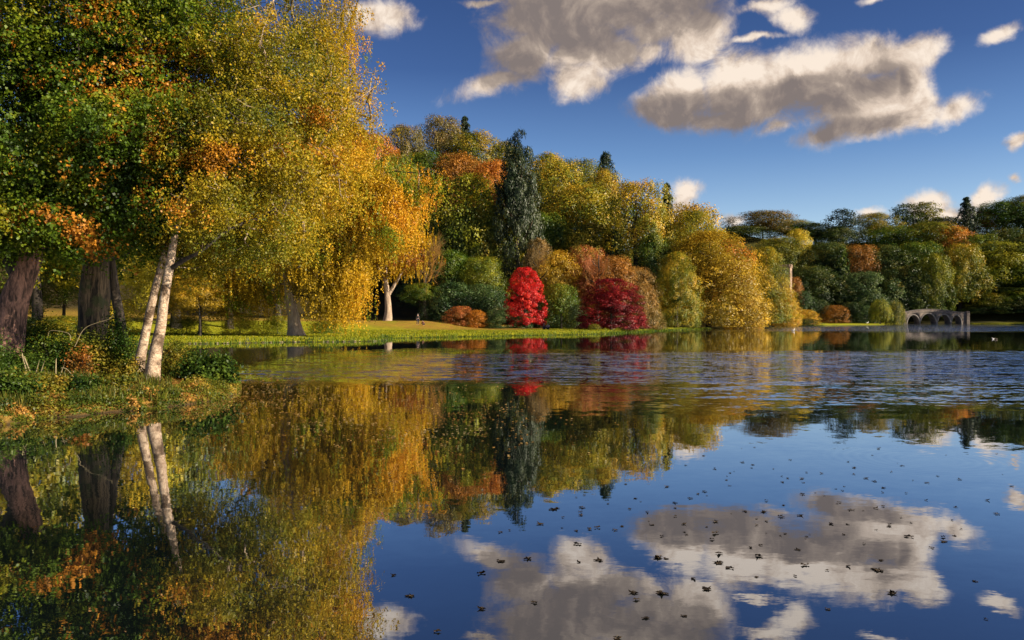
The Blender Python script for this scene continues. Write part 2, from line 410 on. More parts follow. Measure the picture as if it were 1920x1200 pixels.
def height(X, Y):
    X = np.asarray(X, float); Y = np.asarray(Y, float)
    d = lake_dist(X, Y); P = np.stack([X, Y], 1)
    dist = np.hypot(X, Y); near = np.clip(1.3 - dist / 60, 0, 1)
    d = d + 0.10 * n_small(P) * near + 0.12 * n_mid(P)
    z = np.where(d < 0, np.maximum(d * 0.7, -1.6), 0.10 + 0.30 * (1 - np.exp(-np.maximum(d, 0) / 0.8)))
    z = np.where((d >= 0) & (d < 0.15), d / 0.15 * 0.10, z)
    land = S(d / 2.0)
    z = z + land * (0.05 * n_small(P) * near + 0.06 * n_mid(P) * np.where(dist > 60, 0.5, 1.3))
    rise = np.where(dist > 55, 1.35 * S((d - 27) / 13) + 0.03 * np.maximum(0, d - 55), 0.03 * np.clip(d - 1.5, 0, 6))
    z = z + rise
    R1 = np.interp(X * 250 / np.maximum(Y, 60), [-260, -120, -40, -23, -2, 15, 32, 53, 74, 100], [24, 32, 40, 44, 36, 31, 26, 17, 5, 0])
    z = z + R1 * S((Y - 160) / 120) * S((d - 12) / 45)
    R2 = np.interp(X, [80, 125, 160, 220, 300, 420], [4, 42, 40, 44, 47, 45])
    z = z + R2 * S((Y - 350) / 105) * S((d - 3) / 30) * (X > 80)
    z = z + 1.4 * n_big(P) * S((dist - 170) / 60) * S((d - 10) / 40)
    return z
def hz1(x, y): return float(height(np.array([x]), np.array([y]))[0])

angs = np.concatenate([np.arange(-180, -46, 3.0), np.arange(-46, 46.01, 0.2), np.arange(48, 180.1, 3.0)])
rads = np.concatenate([[0.3, 1, 2], np.exp(np.linspace(math.log(3), math.log(700), 420)), [800, 1000, 1400, 2000, 3000]])
A_, R_ = np.meshgrid(np.radians(angs), rads)
GX = (R_ * np.sin(A_)).ravel(); GY = (R_ * np.cos(A_)).ravel(); GZ = height(GX, GY)
nr, na = A_.shape
i = np.arange(nr - 1)[:, None] * na; j = np.arange(na - 1)[None, :]
Fq = np.stack([i + j, i + j + 1, i + j + 1 + na, i + j + na], 2).reshape(-1, 4)[:, ::-1]
dd = lake_dist(GX, GY); PP = np.stack([GX, GY], 1)
far = S((np.hypot(GX, GY) - 50) / 10)
# r: litter amount, g: shade-wood floor (bare earth, ivy), b: far lawn
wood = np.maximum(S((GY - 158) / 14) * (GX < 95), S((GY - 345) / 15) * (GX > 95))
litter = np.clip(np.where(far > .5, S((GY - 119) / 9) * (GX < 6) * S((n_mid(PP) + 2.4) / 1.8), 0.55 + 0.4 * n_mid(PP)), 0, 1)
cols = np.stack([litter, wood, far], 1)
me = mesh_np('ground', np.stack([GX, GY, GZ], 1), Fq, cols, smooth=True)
gm, T = new_mat('ground')
ga = T.n('ShaderNodeAttribute', attribute_name='leafcol'); lr, lg, lb = T.sep(ga.outputs['Vector'])
geo = T.n('ShaderNodeNewGeometry'); pos = geo.outputs['Position']
gn = T.noise(pos, 0.35, 6, .65); gf = T.noise(pos, 3.5, 5, .7); gx = T.noise(pos, 14, 4, .7)
grass = T.ramp(T.m('ADD', T.m('MULTIPLY', gn, .5), T.m('MULTIPLY', gf, .5)), [(.32, (.12, .16, .008)), (.5, (.26, .27, .010)), (.66, (.44, .34, .02))])
near_g = T.ramp(gf, [(.3, (.04, .05, .010)), (.5, (.14, .11, .02)), (.7, (.28, .17, .04))])
base = T.mix(lb, near_g, grass)
lit = T.ramp(gx, [(.3, (.12, .06, .02)), (.5, (.30, .15, .03)), (.7, (.46, .24, .05))])
base = T.mix(T.m('MULTIPLY', lr, T.m('MAXIMUM', T.ss(T.noise(pos, 0.9, 5, .7), .34, .60), T.m('MULTIPLY', lb, .55))), base, lit)
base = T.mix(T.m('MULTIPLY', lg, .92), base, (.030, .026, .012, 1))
zz = T.sep(pos)[2]
base = T.mix(T.ss(T.m('MULTIPLY', zz, -1), -0.12, 0.02), base, (.05, .035, .02, 1))
bs = T.n('ShaderNodeBsdfPrincipled'); T.put(bs.inputs['Base Color'], base); bs.inputs['Roughness'].default_value = 1; bs.inputs['Specular IOR Level'].default_value = .1
bp = T.n('ShaderNodeBump'); bp.inputs['Strength'].default_value = .6; bp.inputs['Distance'].default_value = .08
T.put(bp.inputs['Height'], T.m('ADD', gf, gx)); T.nt.links.new(bp.outputs[0], bs.inputs['Normal'])
o = T.n('ShaderNodeOutputMaterial'); T.nt.links.new(bs.outputs[0], o.inputs[0])
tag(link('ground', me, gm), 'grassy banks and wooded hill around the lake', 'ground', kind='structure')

# ------------------------------------------------------------------ water
V = np.array([(-120, -60, 0), (520, -60, 0), (520, 420, 0), (-120, 420, 0)], float)
me = mesh_np('water', V, np.array([[0, 1, 2, 3]]))
wm, T = new_mat('water')
geo = T.n('ShaderNodeNewGeometry'); pos = geo.outputs['Position']; X, Y, Z = T.sep(pos)
wob = T.noise(T.v('MULTIPLY', pos, (.5, 1, 1)), 0.10, 3, .5)
wob2 = T.noise(T.v('MULTIPLY', pos, (.35, 1, 1)), 0.45, 3, .5)
def band(a, b, c, d, v): return T.m('MULTIPLY', T.ss(v, a, b), T.m('SUBTRACT', 1.0, T.ss(v, c, d)))
Yw = T.m('ADD', Y, T.m('MULTIPLY', T.m('SUBTRACT', wob, .5), T.m('MULTIPLY', Y, .35)))
Xr = T.m('DIVIDE', X, T.m('ADD', Y, 0.01))
pA = T.m('MULTIPLY', band(23.5, 28.5, 41, 54, Yw), T.ss(X, -13, -6))
pB = T.m('MULTIPLY', T.m('MULTIPLY', band(16, 21, 27, 31, Yw), T.ss(X, 0.5, 8)), T.ss(wob2, .25, .6))
pC = T.m('MULTIPLY', T.ss(Yw, 118, 150), T.ss(X, 20, 60))
streak = T.ss(T.noise(T.v('MULTIPLY', pos, (.25, 1.6, 1)), 1.1, 4, .6), .30, .62)
amp = T.m('ADD', T.m('ADD', 0.0028, T.m('MULTIPLY', T.ss(wob2, .45, .75), .0035)), T.m('MULTIPLY', pA, T.m('MULTIPLY', T.m('ADD', streak, .7), .25)))
amp = T.m('ADD', amp, T.m('MULTIPLY', pB, T.m('MULTIPLY', T.m('ADD', streak, .35), .14)))
amp = T.m('ADD', amp, T.m('MULTIPLY', pC, .30))
n1 = T.noise(T.v('MULTIPLY', pos, (.8, 1.2, 1)), 5.5, 3, .6, 0.2, out='Color')
n2 = T.noise(T.v('MULTIPLY', pos, (.6, 1.3, 1)), 1.4, 2, .5, out='Color')
n0 = T.noise(T.v('MULTIPLY', pos, (.5, 1.5, 1)), 22, 3, .6, out='Color')
sl = T.v('ADD', T.v('SCALE', T.v('SUBTRACT', n1, (.5, .5, .5)), 1.0), T.v('SCALE', T.v('SUBTRACT', n2, (.5, .5, .5)), .8))
sl = T.v('ADD', sl, T.v('SCALE', T.v('SUBTRACT', n0, (.5, .5, .5)), .55))
sl = T.v('SCALE', sl, T.m('MULTIPLY', amp, 4.0))
# one set of rings from a fish, right of centre
rx, ry = 14.2 - 4.0, 11.6
rr = T.v('LENGTH', T.v('SUBTRACT', T.comb(X, Y, 0.0), (wl(1740, 862)[0], wl(1740, 862)[1], 0)), out='Value')
ring = T.m('MULTIPLY', T.m('SINE', T.m('MULTIPLY', rr, 42.0)), band(.2, .5, 1.2, 1.6, rr))
sl = T.v('ADD', sl, T.comb(0.0, T.m('MULTIPLY', ring, .0022), 0.0))
nrm = T.v('NORMALIZE', T.v('ADD', T.v('MULTIPLY', sl, (1, 1, 0)), (0, 0, 1)))
gl = T.n('ShaderNodeBsdfGlossy'); gl.inputs['Roughness'].default_value = 0.0; gl.inputs['Color'].default_value = (.90, .92, .96, 1)
T.put(gl.inputs['Normal'], nrm)
deep = T.n('ShaderNodeBsdfDiffuse'); deep.inputs[0].default_value = (.006, .010, .010, 1)
lw = T.n('ShaderNodeLayerWeight'); lw.inputs['Blend'].default_value = 0.5
fac = T.m('ADD', .27, T.m('MULTIPLY', T.m('POWER', lw.outputs['Facing'], 2.5), .70), clamp=True)
mx = T.n('ShaderNodeMixShader'); T.put(mx.inputs[0], fac)
T.nt.links.new(deep.outputs[0], mx.inputs[1]); T.nt.links.new(gl.outputs[0], mx.inputs[2])
o = T.n('ShaderNodeOutputMaterial'); T.nt.links.new(mx.outputs[0], o.inputs[0])
tag(link('water', me, wm), 'still lake reflecting trees and clouds', 'lake', kind='structure')


# ------------------------------------------------------------------ far tree prototypes (unit crowns: 1 wide, 1 high)
def clump_crown(name, seed, n, clumps, size, flat=0.55, rough=0.34, vscale=.22, topgold=.35, hang=0.0, upbias=.25):
    """clumps: list of (centre, radius); leaves gather on the outer shells of the clumps"""
    rng = np.random.default_rng(seed); C = np.array([c for c, r in clumps]); Rr = np.array([r for c, r in clumps])
    w = Rr ** 2; idx = rng.choice(len(C), n, p=w / w.sum())
    d = norm(rng.normal(size=(n, 3)))
    rad = Rr[idx] * np.clip(rng.normal(.92, .16, n), .2, 1.35)
    off = d * rad[:, None]; off[:, 2] *= flat + 0.25
    P = C[idx] + off
    mid = np.array([0, 0, .45]); outw = norm((P - mid) * np.array([1, 1, .9]))
    keep = (d * outw).sum(1) > rng.uniform(-.9, .35, n)
    P = P[keep]; d = d[keep]; outw = outw[keep]; n = len(P)
    P[:, 2] = np.clip(P[:, 2], 0.005, 2)
    Nn = d * .55 + outw * .45 + rng.normal(size=(n, 3)) * rough + np.array([0, 0, upbias])
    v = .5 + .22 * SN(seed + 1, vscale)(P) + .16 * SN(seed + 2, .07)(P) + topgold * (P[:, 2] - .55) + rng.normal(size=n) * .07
    b = np.clip(.5 + .20 * SN(seed + 3, .07)(P) + rng.normal(size=n) * .11, .05, 1.0)
    col = np.stack([np.clip(v, 0, 1), b, np.zeros(n)], 1)
    return leaf_mesh(name, P, Nn, size, rng, col, .6, hang)
def dome_clumps(seed, n=46, prof=None, rmin=.10, rmax=.19, zlo=.08, jitter=.07, inner=8):
    rng = np.random.default_rng(seed); out = []
    prof = prof or (lambda z: math.sqrt(max(0, 1 - ((z - .42) / .58) ** 2)) if z > .42 else math.sqrt(max(0, 1 - ((z - .42) / .62) ** 2)))
    for k in range(n):
        z = zlo + (1 - zlo) * ((k + .5) / n) ** .9; a = k * 2.39996 + rng.uniform(-.3, .3)
        r = rng.uniform(rmin, rmax); q = max(0, prof(z) * .5 - r * .75) + rng.uniform(-jitter, jitter)
        zc = min(z, 1 - r * .7)
        out.append((np.array([math.cos(a) * q, math.sin(a) * q, zc]), r))
    for k in range(inner):
        a = rng.uniform(0, 6.28); q = rng.uniform(0, .22)
        out.append((np.array([math.cos(a) * q, math.sin(a) * q, rng.uniform(.35, .75)]), .2))
    return out
def ring_clumps(seed, n=18, q=.40, z=.07, r=.11):
    rng = np.random.default_rng(seed)
    return [(np.array([math.cos(k * 6.283 / n) * (q + rng.uniform(-.05, .03)), math.sin(k * 6.283 / n) * (q + rng.uniform(-.05, .03)), z + rng.uniform(-.02, .06)]), r * rng.uniform(.8, 1.2)) for k in range(n)]
def conifer_clumps(seed, tiers=16, irregular=.25, tip=.02, base=.5, pw=.85, rmul=1.0):
    rng = np.random.default_rng(seed); out = []
    for k in range(tiers):
        z = .04 + .94 * k / (tiers - 1); w = tip + (base - tip) * (1 - z) ** pw
        m = max(2, int(9 * (1 - z) + 3)); ph = rng.uniform(0, 6.28)
        for i in range(m):
            a = ph + i * 6.28 / m + rng.uniform(-.3, .3); q = w * rng.uniform(1 - irregular, 1.0 + irregular * .4) * .72
            r = max(.028, w * .34) * rmul
            out.append((np.array([math.cos(a) * q, math.sin(a) * q, z - q * .10 + rng.uniform(-.02, .02)]), r))
    return out
def tier_clumps(seed, tiers=9, widths=None):
    """old cedar or pine: flat separate plates with gaps, wider here and there"""
    rng = np.random.default_rng(seed); out = []
    for k in range(tiers):
        z = .10 + .86 * k / (tiers - 1); w = (widths[k] if widths else rng.uniform(.25, .5))
        for i in range(12):
            a = rng.uniform(0, 6.28); q = w * math.sqrt(rng.uniform(.1, 1)) * .85
            out.append((np.array([math.cos(a) * q, math.sin(a) * q, z + rng.uniform(-.02, .02)]), rng.uniform(.07, .13)))
    return out
def flat_top(z): return (1 - max(0, (z - .3) / .7) ** 2.6) ** .5
def skirt(z): return (1 - z ** 2.4) ** .55 * (1 - .15 * max(0, .2 - z) / .2)
CR = {}
for k in range(4):
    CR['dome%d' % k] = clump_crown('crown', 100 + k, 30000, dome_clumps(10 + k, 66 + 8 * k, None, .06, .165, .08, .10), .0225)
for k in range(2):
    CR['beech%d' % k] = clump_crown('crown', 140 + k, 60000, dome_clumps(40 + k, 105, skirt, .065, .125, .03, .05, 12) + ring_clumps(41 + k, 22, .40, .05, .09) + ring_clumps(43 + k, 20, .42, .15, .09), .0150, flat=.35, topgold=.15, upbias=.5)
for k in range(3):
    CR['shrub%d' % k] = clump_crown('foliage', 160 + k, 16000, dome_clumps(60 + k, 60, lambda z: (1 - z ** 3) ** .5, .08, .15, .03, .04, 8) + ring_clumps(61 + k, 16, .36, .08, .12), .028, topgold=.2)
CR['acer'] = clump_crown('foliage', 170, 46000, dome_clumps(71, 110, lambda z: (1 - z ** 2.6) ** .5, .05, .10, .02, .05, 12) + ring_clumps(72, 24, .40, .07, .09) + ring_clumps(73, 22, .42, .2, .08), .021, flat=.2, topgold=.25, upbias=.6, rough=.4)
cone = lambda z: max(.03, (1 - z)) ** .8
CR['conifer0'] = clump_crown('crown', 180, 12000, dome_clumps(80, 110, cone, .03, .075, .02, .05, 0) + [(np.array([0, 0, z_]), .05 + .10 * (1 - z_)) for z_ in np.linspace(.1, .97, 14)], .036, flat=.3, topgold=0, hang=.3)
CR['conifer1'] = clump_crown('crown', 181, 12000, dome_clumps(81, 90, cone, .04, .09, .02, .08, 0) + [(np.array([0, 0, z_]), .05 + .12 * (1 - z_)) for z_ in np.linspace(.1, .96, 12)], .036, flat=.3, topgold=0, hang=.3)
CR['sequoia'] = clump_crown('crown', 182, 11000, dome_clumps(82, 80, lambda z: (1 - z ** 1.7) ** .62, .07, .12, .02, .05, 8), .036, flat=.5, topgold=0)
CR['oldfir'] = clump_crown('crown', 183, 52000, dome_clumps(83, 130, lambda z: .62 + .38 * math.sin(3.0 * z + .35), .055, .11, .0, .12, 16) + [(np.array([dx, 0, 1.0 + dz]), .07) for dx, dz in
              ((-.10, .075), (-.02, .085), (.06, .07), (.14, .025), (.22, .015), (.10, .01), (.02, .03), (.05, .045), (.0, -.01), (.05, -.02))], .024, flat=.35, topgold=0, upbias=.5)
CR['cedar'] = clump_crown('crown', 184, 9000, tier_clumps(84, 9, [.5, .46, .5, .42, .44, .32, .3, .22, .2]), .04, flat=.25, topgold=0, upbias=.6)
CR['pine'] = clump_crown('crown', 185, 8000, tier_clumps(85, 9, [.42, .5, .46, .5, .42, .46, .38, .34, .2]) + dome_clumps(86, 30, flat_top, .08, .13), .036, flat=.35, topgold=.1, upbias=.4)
def weep_mesh(name, seed, n=16000, strands=420):
    rng = np.random.default_rng(seed)
    a = rng.uniform(0, 6.28, strands); q = .5 * np.sqrt(rng.uniform(.03, 1, strands)) * (1 + .1 * np.sin(3 * a))
    top = .97 * np.sqrt(np.clip(1 - (q / .56) ** 2, .05, 1)); bot = rng.uniform(.02, .45, strands) * (1 - .4 * q)
    idx = rng.integers(0, strands, n); t = rng.uniform(0, 1, n) ** .8
    z = top[idx] * (1 - t) + bot[idx] * t
    P = np.stack([np.cos(a[idx]) * q[idx], np.sin(a[idx]) * q[idx], z], 1) + rng.normal(size=(n, 3)) * np.array([.016, .016, .02])
    outw = norm(np.stack([P[:, 0], P[:, 1], np.full(n, .12)], 1))
    v = .5 + .2 * SN(seed, .2)(P) + rng.normal(size=n) * .12; b = np.clip(.5 + .2 * SN(seed + 1, .06)(P) + rng.normal(size=n) * .15, .05, 1)
    return leaf_mesh(name, P, outw + rng.normal(size=(n, 3)) * .5, .032, rng, np.stack([np.clip(v, 0, 1), b, v * 0], 1), .5, .8)
CR['weep'] = weep_mesh('crown', 190)
def bare_mesh(name, seed):
    """late-autumn crown: rising fans of fine twigs"""
    rng = np.random.default_rng(seed); seg = []
    def go_(p, d, l, r, lev):
        q = p + d * l; seg.append((p, q, r, r * .6))
        if lev == 0: return
        for _ in range(4 if lev > 1 else 5):
            e = norm(d + rng.normal(size=3) * .42 + np.array([0, 0, .12])); go_(p + d * l * rng.uniform(.5, 1), e, l * rng.uniform(.6, .85), r * .55, lev - 1)
    for k in range(7):
        a = k * 2.4; go_(np.array([0, 0, .05 + .03 * k]), norm(np.array([math.cos(a) * .8, math.sin(a) * .8, 1.0])), .27, .010, 4)
    A = np.array([s[0] for s in seg]); B = np.array([s[1] for s in seg])
    V, Fq = tube_arrays(A, B, np.array([s[2] for s in seg]), np.array([s[3] for s in seg]), 3)
    mn, mxx = V.min(0), V.max(0); V = (V - [0, 0, mn[2]]) / [mxx[0] - mn[0], mxx[1] - mn[1], mxx[2] - mn[2]]
    c = np.full((len(V), 3), .5); c[:, 0] = .5 + .3 * SN(seed, .3)(V)
    return mesh_np(name, V, Fq, c)
CR['bare'] = bare_mesh('crown', 5)
def trunk_mesh(seed, limbs=7):
    """unit trunk, height 1, root radius .03"""
    rng = np.random.default_rng(seed); parts = []
    pts = [(0, 0, -.03), (rng.uniform(-.01, .01), 0, .2), (rng.uniform(-.02, .02), rng.uniform(-.02, .02), .5), (rng.uniform(-.03, .03), 0, .95)]
    parts.append(poly_tube(pts, [.030, .022, .016, .003], 10, .06, seed, .5))
    for k in range(limbs):
        z = .35 + .5 * k / limbs; a = k * 2.4 + rng.uniform(-.4, .4); l = .30 * (1.15 - z)
        p = np.array([0, 0, z]); q = p + np.array([math.cos(a) * l, math.sin(a) * l, l * .75]); m_ = (p + q) / 2 + np.array([0, 0, -.02])
        parts.append(poly_tube([p, m_, q], [.010, .007, .002], 5))
    V, Fq = join(parts); return mesh_np('trunk', V, Fq, smooth=True)
TR = [trunk_mesh(k) for k in range(3)]
for me_ in list(CR.values()): me_.materials.append(M['gold'])
for me_ in TR: me_.materials.append(M['bark_dark'])

def set_mat(o, m):
    o.material_slots[0].link = 'OBJECT'; o.material_slots[0].material = m
trng = random.Random(4)
HG = 'trees on the wooded hill'; RG = 'trees on the far right slope'; UG = 'small trees at the foot of the hill'
def far_tree(name, x, ytop, wpx, Y, proto, pal, label, cb=.14, group=None, cat='tree', bark='bark_dark', trunkw=1.0, dz=None):
    X = (x - 960) / F * Y; gz = hz1(X, Y); zt = CAMZ + (HZ - ytop) / F * Y; H = max(zt - gz, 1.0); wd = wpx / F * Y
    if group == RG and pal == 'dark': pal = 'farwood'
    root = empty(name, (X, Y, gz - .1), trng.uniform(0, 6.28))
    tag(root, label, cat, group)
    shrub = cat == 'shrub'
    cr = link('foliage' if shrub else 'crown', CR[proto], None, root, (0, 0, H * cb))
    top = 1.09 if proto == 'oldfir' else 1.0
    wd *= {HG: 1.24, RG: 1.3, UG: 1.12}.get(group, 1.05)
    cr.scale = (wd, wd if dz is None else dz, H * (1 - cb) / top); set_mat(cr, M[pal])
    cr.rotation_euler = (0, 0, 0)
    t = link('stem' if shrub else 'trunk', TR[trng.randrange(3)], None, root)
    t.scale = (H * trunkw, H * trunkw, H * .93); set_mat(t, M[bark])
    return root

# ---- wooded hill behind the lawn
for a in [
    (560, 225, 120, 235, 'dome1', 'gold', 'golden hill tree half hidden behind the big left birch crown'),
    (640, 235, 110, 232, 'dome2', 'goldgreen', 'gold and green hill tree just behind the left birch edge'),
    (700, 252, 80, 228, 'dome0', 'orange', 'orange hill tree at the left end of the skyline'),
    (756, 236, 82, 246, 'dome3', 'olivebrown', 'brownish olive tree, second crown from the left on the skyline'),
    (826, 220, 84, 256, 'dome2', 'olivebrown', 'round brown-olive crown forming the hill summit'),
    (871, 217, 54, 268, 'conifer0', 'fir', 'small dark spruce tip poking above the hill summit'),
    (892, 250, 105, 252, 'dome1', 'olive', 'broad olive and gold tree just right of the summit spruce'),
    (948, 266, 70, 250, 'dome0', 'olive', 'small olive skyline tree left of the tall dark fir top'),
    (1026, 288, 90, 246, 'dome3', 'goldgreen', 'gold-green skyline tree right of the tall dark fir top'),
    (1085, 300, 84, 248, 'dome2', 'olive', 'olive skyline tree left of the rounded dark sequoia'),
    (1135, 286, 54, 258, 'sequoia', 'fir', 'rounded dark sequoia standing above the skyline'),
    (1134, 320, 72, 240, 'dome0', 'goldgreen', 'gold-green crown right below the dark sequoia'),
    (862, 290, 105, 224, 'dome3', 'russet', 'russet thinning tree below the hill summit'),
    (925, 302, 80, 218, 'dome1', 'orange', 'orange tree left of the tall dark fir'),
    (795, 285, 90, 226, 'dome2', 'green', 'dark green tree left of the russet tree on the slope'),
    (735, 292, 90, 214, 'dome0', 'green', 'green tree on the slope behind the golden lawn tree'),
    (690, 330, 110, 200, 'dome1', 'orange', 'orange slope tree mostly behind the golden lawn tree'),
    (975, 380, 120, 205, 'dome0', 'olive', 'dull olive tree directly behind the tall dark fir'),
    (1040, 305, 120, 212, 'dome1', 'goldgreen', 'large golden beech right of the tall dark fir'),
    (1085, 350, 140, 200, 'dome3', 'goldgreen', 'broad gold-topped beech in the middle of the slope'),
    (1020, 400, 90, 192, 'dome2', 'green', 'shaded green tree at the right foot of the dark fir'),
    (1110, 420, 110, 188, 'dome0', 'olive', 'olive tree below the broad gold-topped beech'),
    (1225, 400, 90, 205, 'dome1', 'olive', 'olive tree behind the tall bare-trunked tree'),
    (1250, 342, 58, 232, 'conifer0', 'fir', 'slim pointed dark conifer on the right shoulder of the hill'),
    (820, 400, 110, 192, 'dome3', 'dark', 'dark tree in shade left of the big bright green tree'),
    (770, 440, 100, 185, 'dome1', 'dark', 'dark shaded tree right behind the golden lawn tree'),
    (1300, 384, 110, 205, 'dome2', 'goldgreen', 'gold-green crown showing above the huge lakeside beech'),
    (1360, 450, 90, 200, 'dome0', 'orange', 'orange crown behind the right shoulder of the huge lakeside beech'),
]:
    far_tree('broadleaf_tree' if a[4].startswith('dome') else 'conifer_tree', *a, group=HG)
far_tree('broadleaf_tree', 880, 328, 140, 180, 'dome0', 'yellowgreen', 'big bright yellow-green tree left of the dark fir', .10, HG)
far_tree('broadleaf_tree', 925, 385, 90, 176, 'dome3', 'goldgreen', 'narrow gold-green tree between the bright green tree and the fir', .10, HG)
far_tree('fir_tree', 972, 250, 72, 172, 'oldfir', 'fir', 'very tall dark blue-green fir with a flagged top above the scarlet maple', .22, HG, bark='bark_oak', trunkw=.7)
far_tree('broadleaf_tree', 1196, 340, 112, 182, 'dome2', 'goldgreen', 'tall open tree showing its dark bare trunk on the slope', .34, HG)
far_tree('beech_tree', 1330, 430, 186, 172, 'beech0', 'gold', 'huge golden-orange beech sweeping down to the water', .01, HG, 'tree')
far_tree('beech_tree', 1300, 392, 124, 180, 'beech1', 'goldgreen', 'olive-gold beech top stacked over the huge lakeside beech', .05, HG)
far_tree('beech_tree', 1395, 500, 60, 168, 'beech1', 'gold', 'narrow golden beech hanging over the water right of the huge one', .01, HG)
far_tree('beech_tree', 1268, 470, 80, 160, 'beech1', 'goldgreen', 'yellow-green beech skirt left of the huge lakeside beech', .01, HG)
far_tree('beech_tree', 1436, 460, 84, 225, 'beech0', 'goldgreen', 'gold-edged beech between the huge beech and the stone tower', .03, HG)
far_tree('beech_tree', 1470, 538, 52, 226, 'beech1', 'gold', 'small golden beech right below the stone tower', .05, HG)

# ---- understorey at the foot of the hill
for a in [
    (845, 470, 110, 166, 'dome1', 'green', 'green small tree below the big bright green tree'),
    (905, 482, 80, 160, 'dome2', 'yellowgreen', 'yellow-green small tree left of the fir trunk'),
    (1010, 448, 60, 166, 'dome3', 'bare', 'pale thin-leaved tree right of the fir trunk'),
    (1045, 470, 80, 160, 'dome0', 'gold', 'golden small tree right above the scarlet maple'),
    (1098, 462, 84, 162, 'dome1', 'azalea', 'red-orange small tree above the crimson acer'),
    (1150, 480, 84, 158, 'dome2', 'russet', 'russet small tree right above the crimson acer'),
    (1185, 500, 90, 160, 'dome3', 'bare', 'brown thinning tree beside the huge lakeside beech'),
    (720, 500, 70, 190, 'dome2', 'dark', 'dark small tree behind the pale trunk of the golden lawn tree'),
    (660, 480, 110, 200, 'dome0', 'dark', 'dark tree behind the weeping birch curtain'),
    (800, 500, 100, 170, 'dome3', 'rhodo', 'dark evergreen at the left end of the shrubbery'),
    (1225, 440, 70, 176, 'dome1', 'green', 'green tree in shade between the bare-trunked tree and the beech'),
    (1150, 430, 80, 180, 'conifer1', 'dark', 'dark feathery yew beneath the bare-trunked tree'),
]:
    far_tree('small_tree', *a, group=UG)
far_tree('bare_tree', 795, 405, 90, 158, 'bare', 'bare', 'brown leafless tree right of the golden lawn tree', .05, UG, bark='bark_dark')
far_tree('bare_tree', 1010, 442, 40, 158, 'bare', 'bare', 'pale leafless tree top between the fir trunk and the golden small tree', .3, UG)
far_tree('bare_tree', 1120, 455, 60, 155, 'bare', 'azalea', 'twiggy reddish tree top above the crimson acer', .2, UG)

# ---- shrubs and maples along the back of the lawn
SG = 'shrubs along the back of the lawn'
for n_, a in [
    ('rhododendron', (850, 528, 95, 150, 'shrub0', 'rhodo', 'large dark rhododendron at the left of the shrubbery')),
    ('rhododendron', (905, 532, 100, 152, 'shrub1', 'rhodo', 'large dark rhododendron left of the scarlet maple')),
    ('rhododendron', (812, 560, 60, 150, 'shrub2', 'dark', 'dark low shrub in shade behind the walking person')),
    ('azalea', (862, 573, 62, 143, 'shrub1', 'azalea', 'orange-red azalea in front of the dark rhododendrons')),
    ('azalea', (893, 580, 46, 142, 'shrub2', 'orange', 'yellow-orange azalea in front of the dark rhododendrons')),
    ('evergreen_shrub', (938, 580, 62, 142, 'shrub0', 'rhodo', 'low dark green shrub between the azaleas and scarlet maple')),
    ('evergreen_shrub', (975, 588, 50, 142, 'shrub2', 'rhodo', 'low green shrub right under the scarlet maple')),
    ('evergreen_shrub', (1052, 531, 74, 146, 'shrub1', 'green', 'tall bright green shrub between the scarlet and crimson maples')),
    ('evergreen_shrub', (1024, 560, 60, 148, 'shrub0', 'rhodo', 'dark green shrub right of the scarlet maple, behind the seated pair')),
    ('evergreen_shrub', (1082, 570, 50, 140, 'shrub2', 'dark', 'dark shrub touching the left side of the crimson acer')),
    ('evergreen_shrub', (1114, 606, 24, 119, 'shrub0', 'olive', 'tiny rounded shrub on the grass in front of the crimson acer')),
    ('beech_shrub', (1205, 530, 66, 138, 'shrub1', 'bare', 'brown autumn shrub behind the right side of the crimson acer')),
    ('beech_shrub', (1222, 580, 50, 141, 'shrub2', 'olivebrown', 'brownish shrub at the water edge right of the crimson acer')),
    ('yellow_shrub', (1462, 578, 84, 240, 'shrub1', 'yellow', 'yellow lakeside shrub below the gold-edged beech')),
    ('yellow_shrub', (1507, 580, 60, 250, 'shrub0', 'gold', 'golden lakeside shrub beside the small lawn near the bridge')),
    ('evergreen_shrub', (1430, 572, 60, 235, 'shrub2', 'rhodo', 'dark shrub at the foot of the gold-edged beech')),
    ('evergreen_shrub', (1485, 596, 110, 236, 'shrub0', 'dark', 'low dark fringe shrub under the yellow lakeside shrubs')),
]:
    far_tree(n_, *a, cb=.0, cat='shrub', group=SG)
far_tree('scarlet_maple', 985, 498, 76, 143, 'acer', 'scarlet', 'bright scarlet Japanese maple below the tall dark fir', .04, None, 'tree')
far_tree('crimson_acer', 1146, 519, 124, 126, 'acer', 'crimson', 'wide dark crimson Japanese acer at the water edge', .0, None, 'tree')

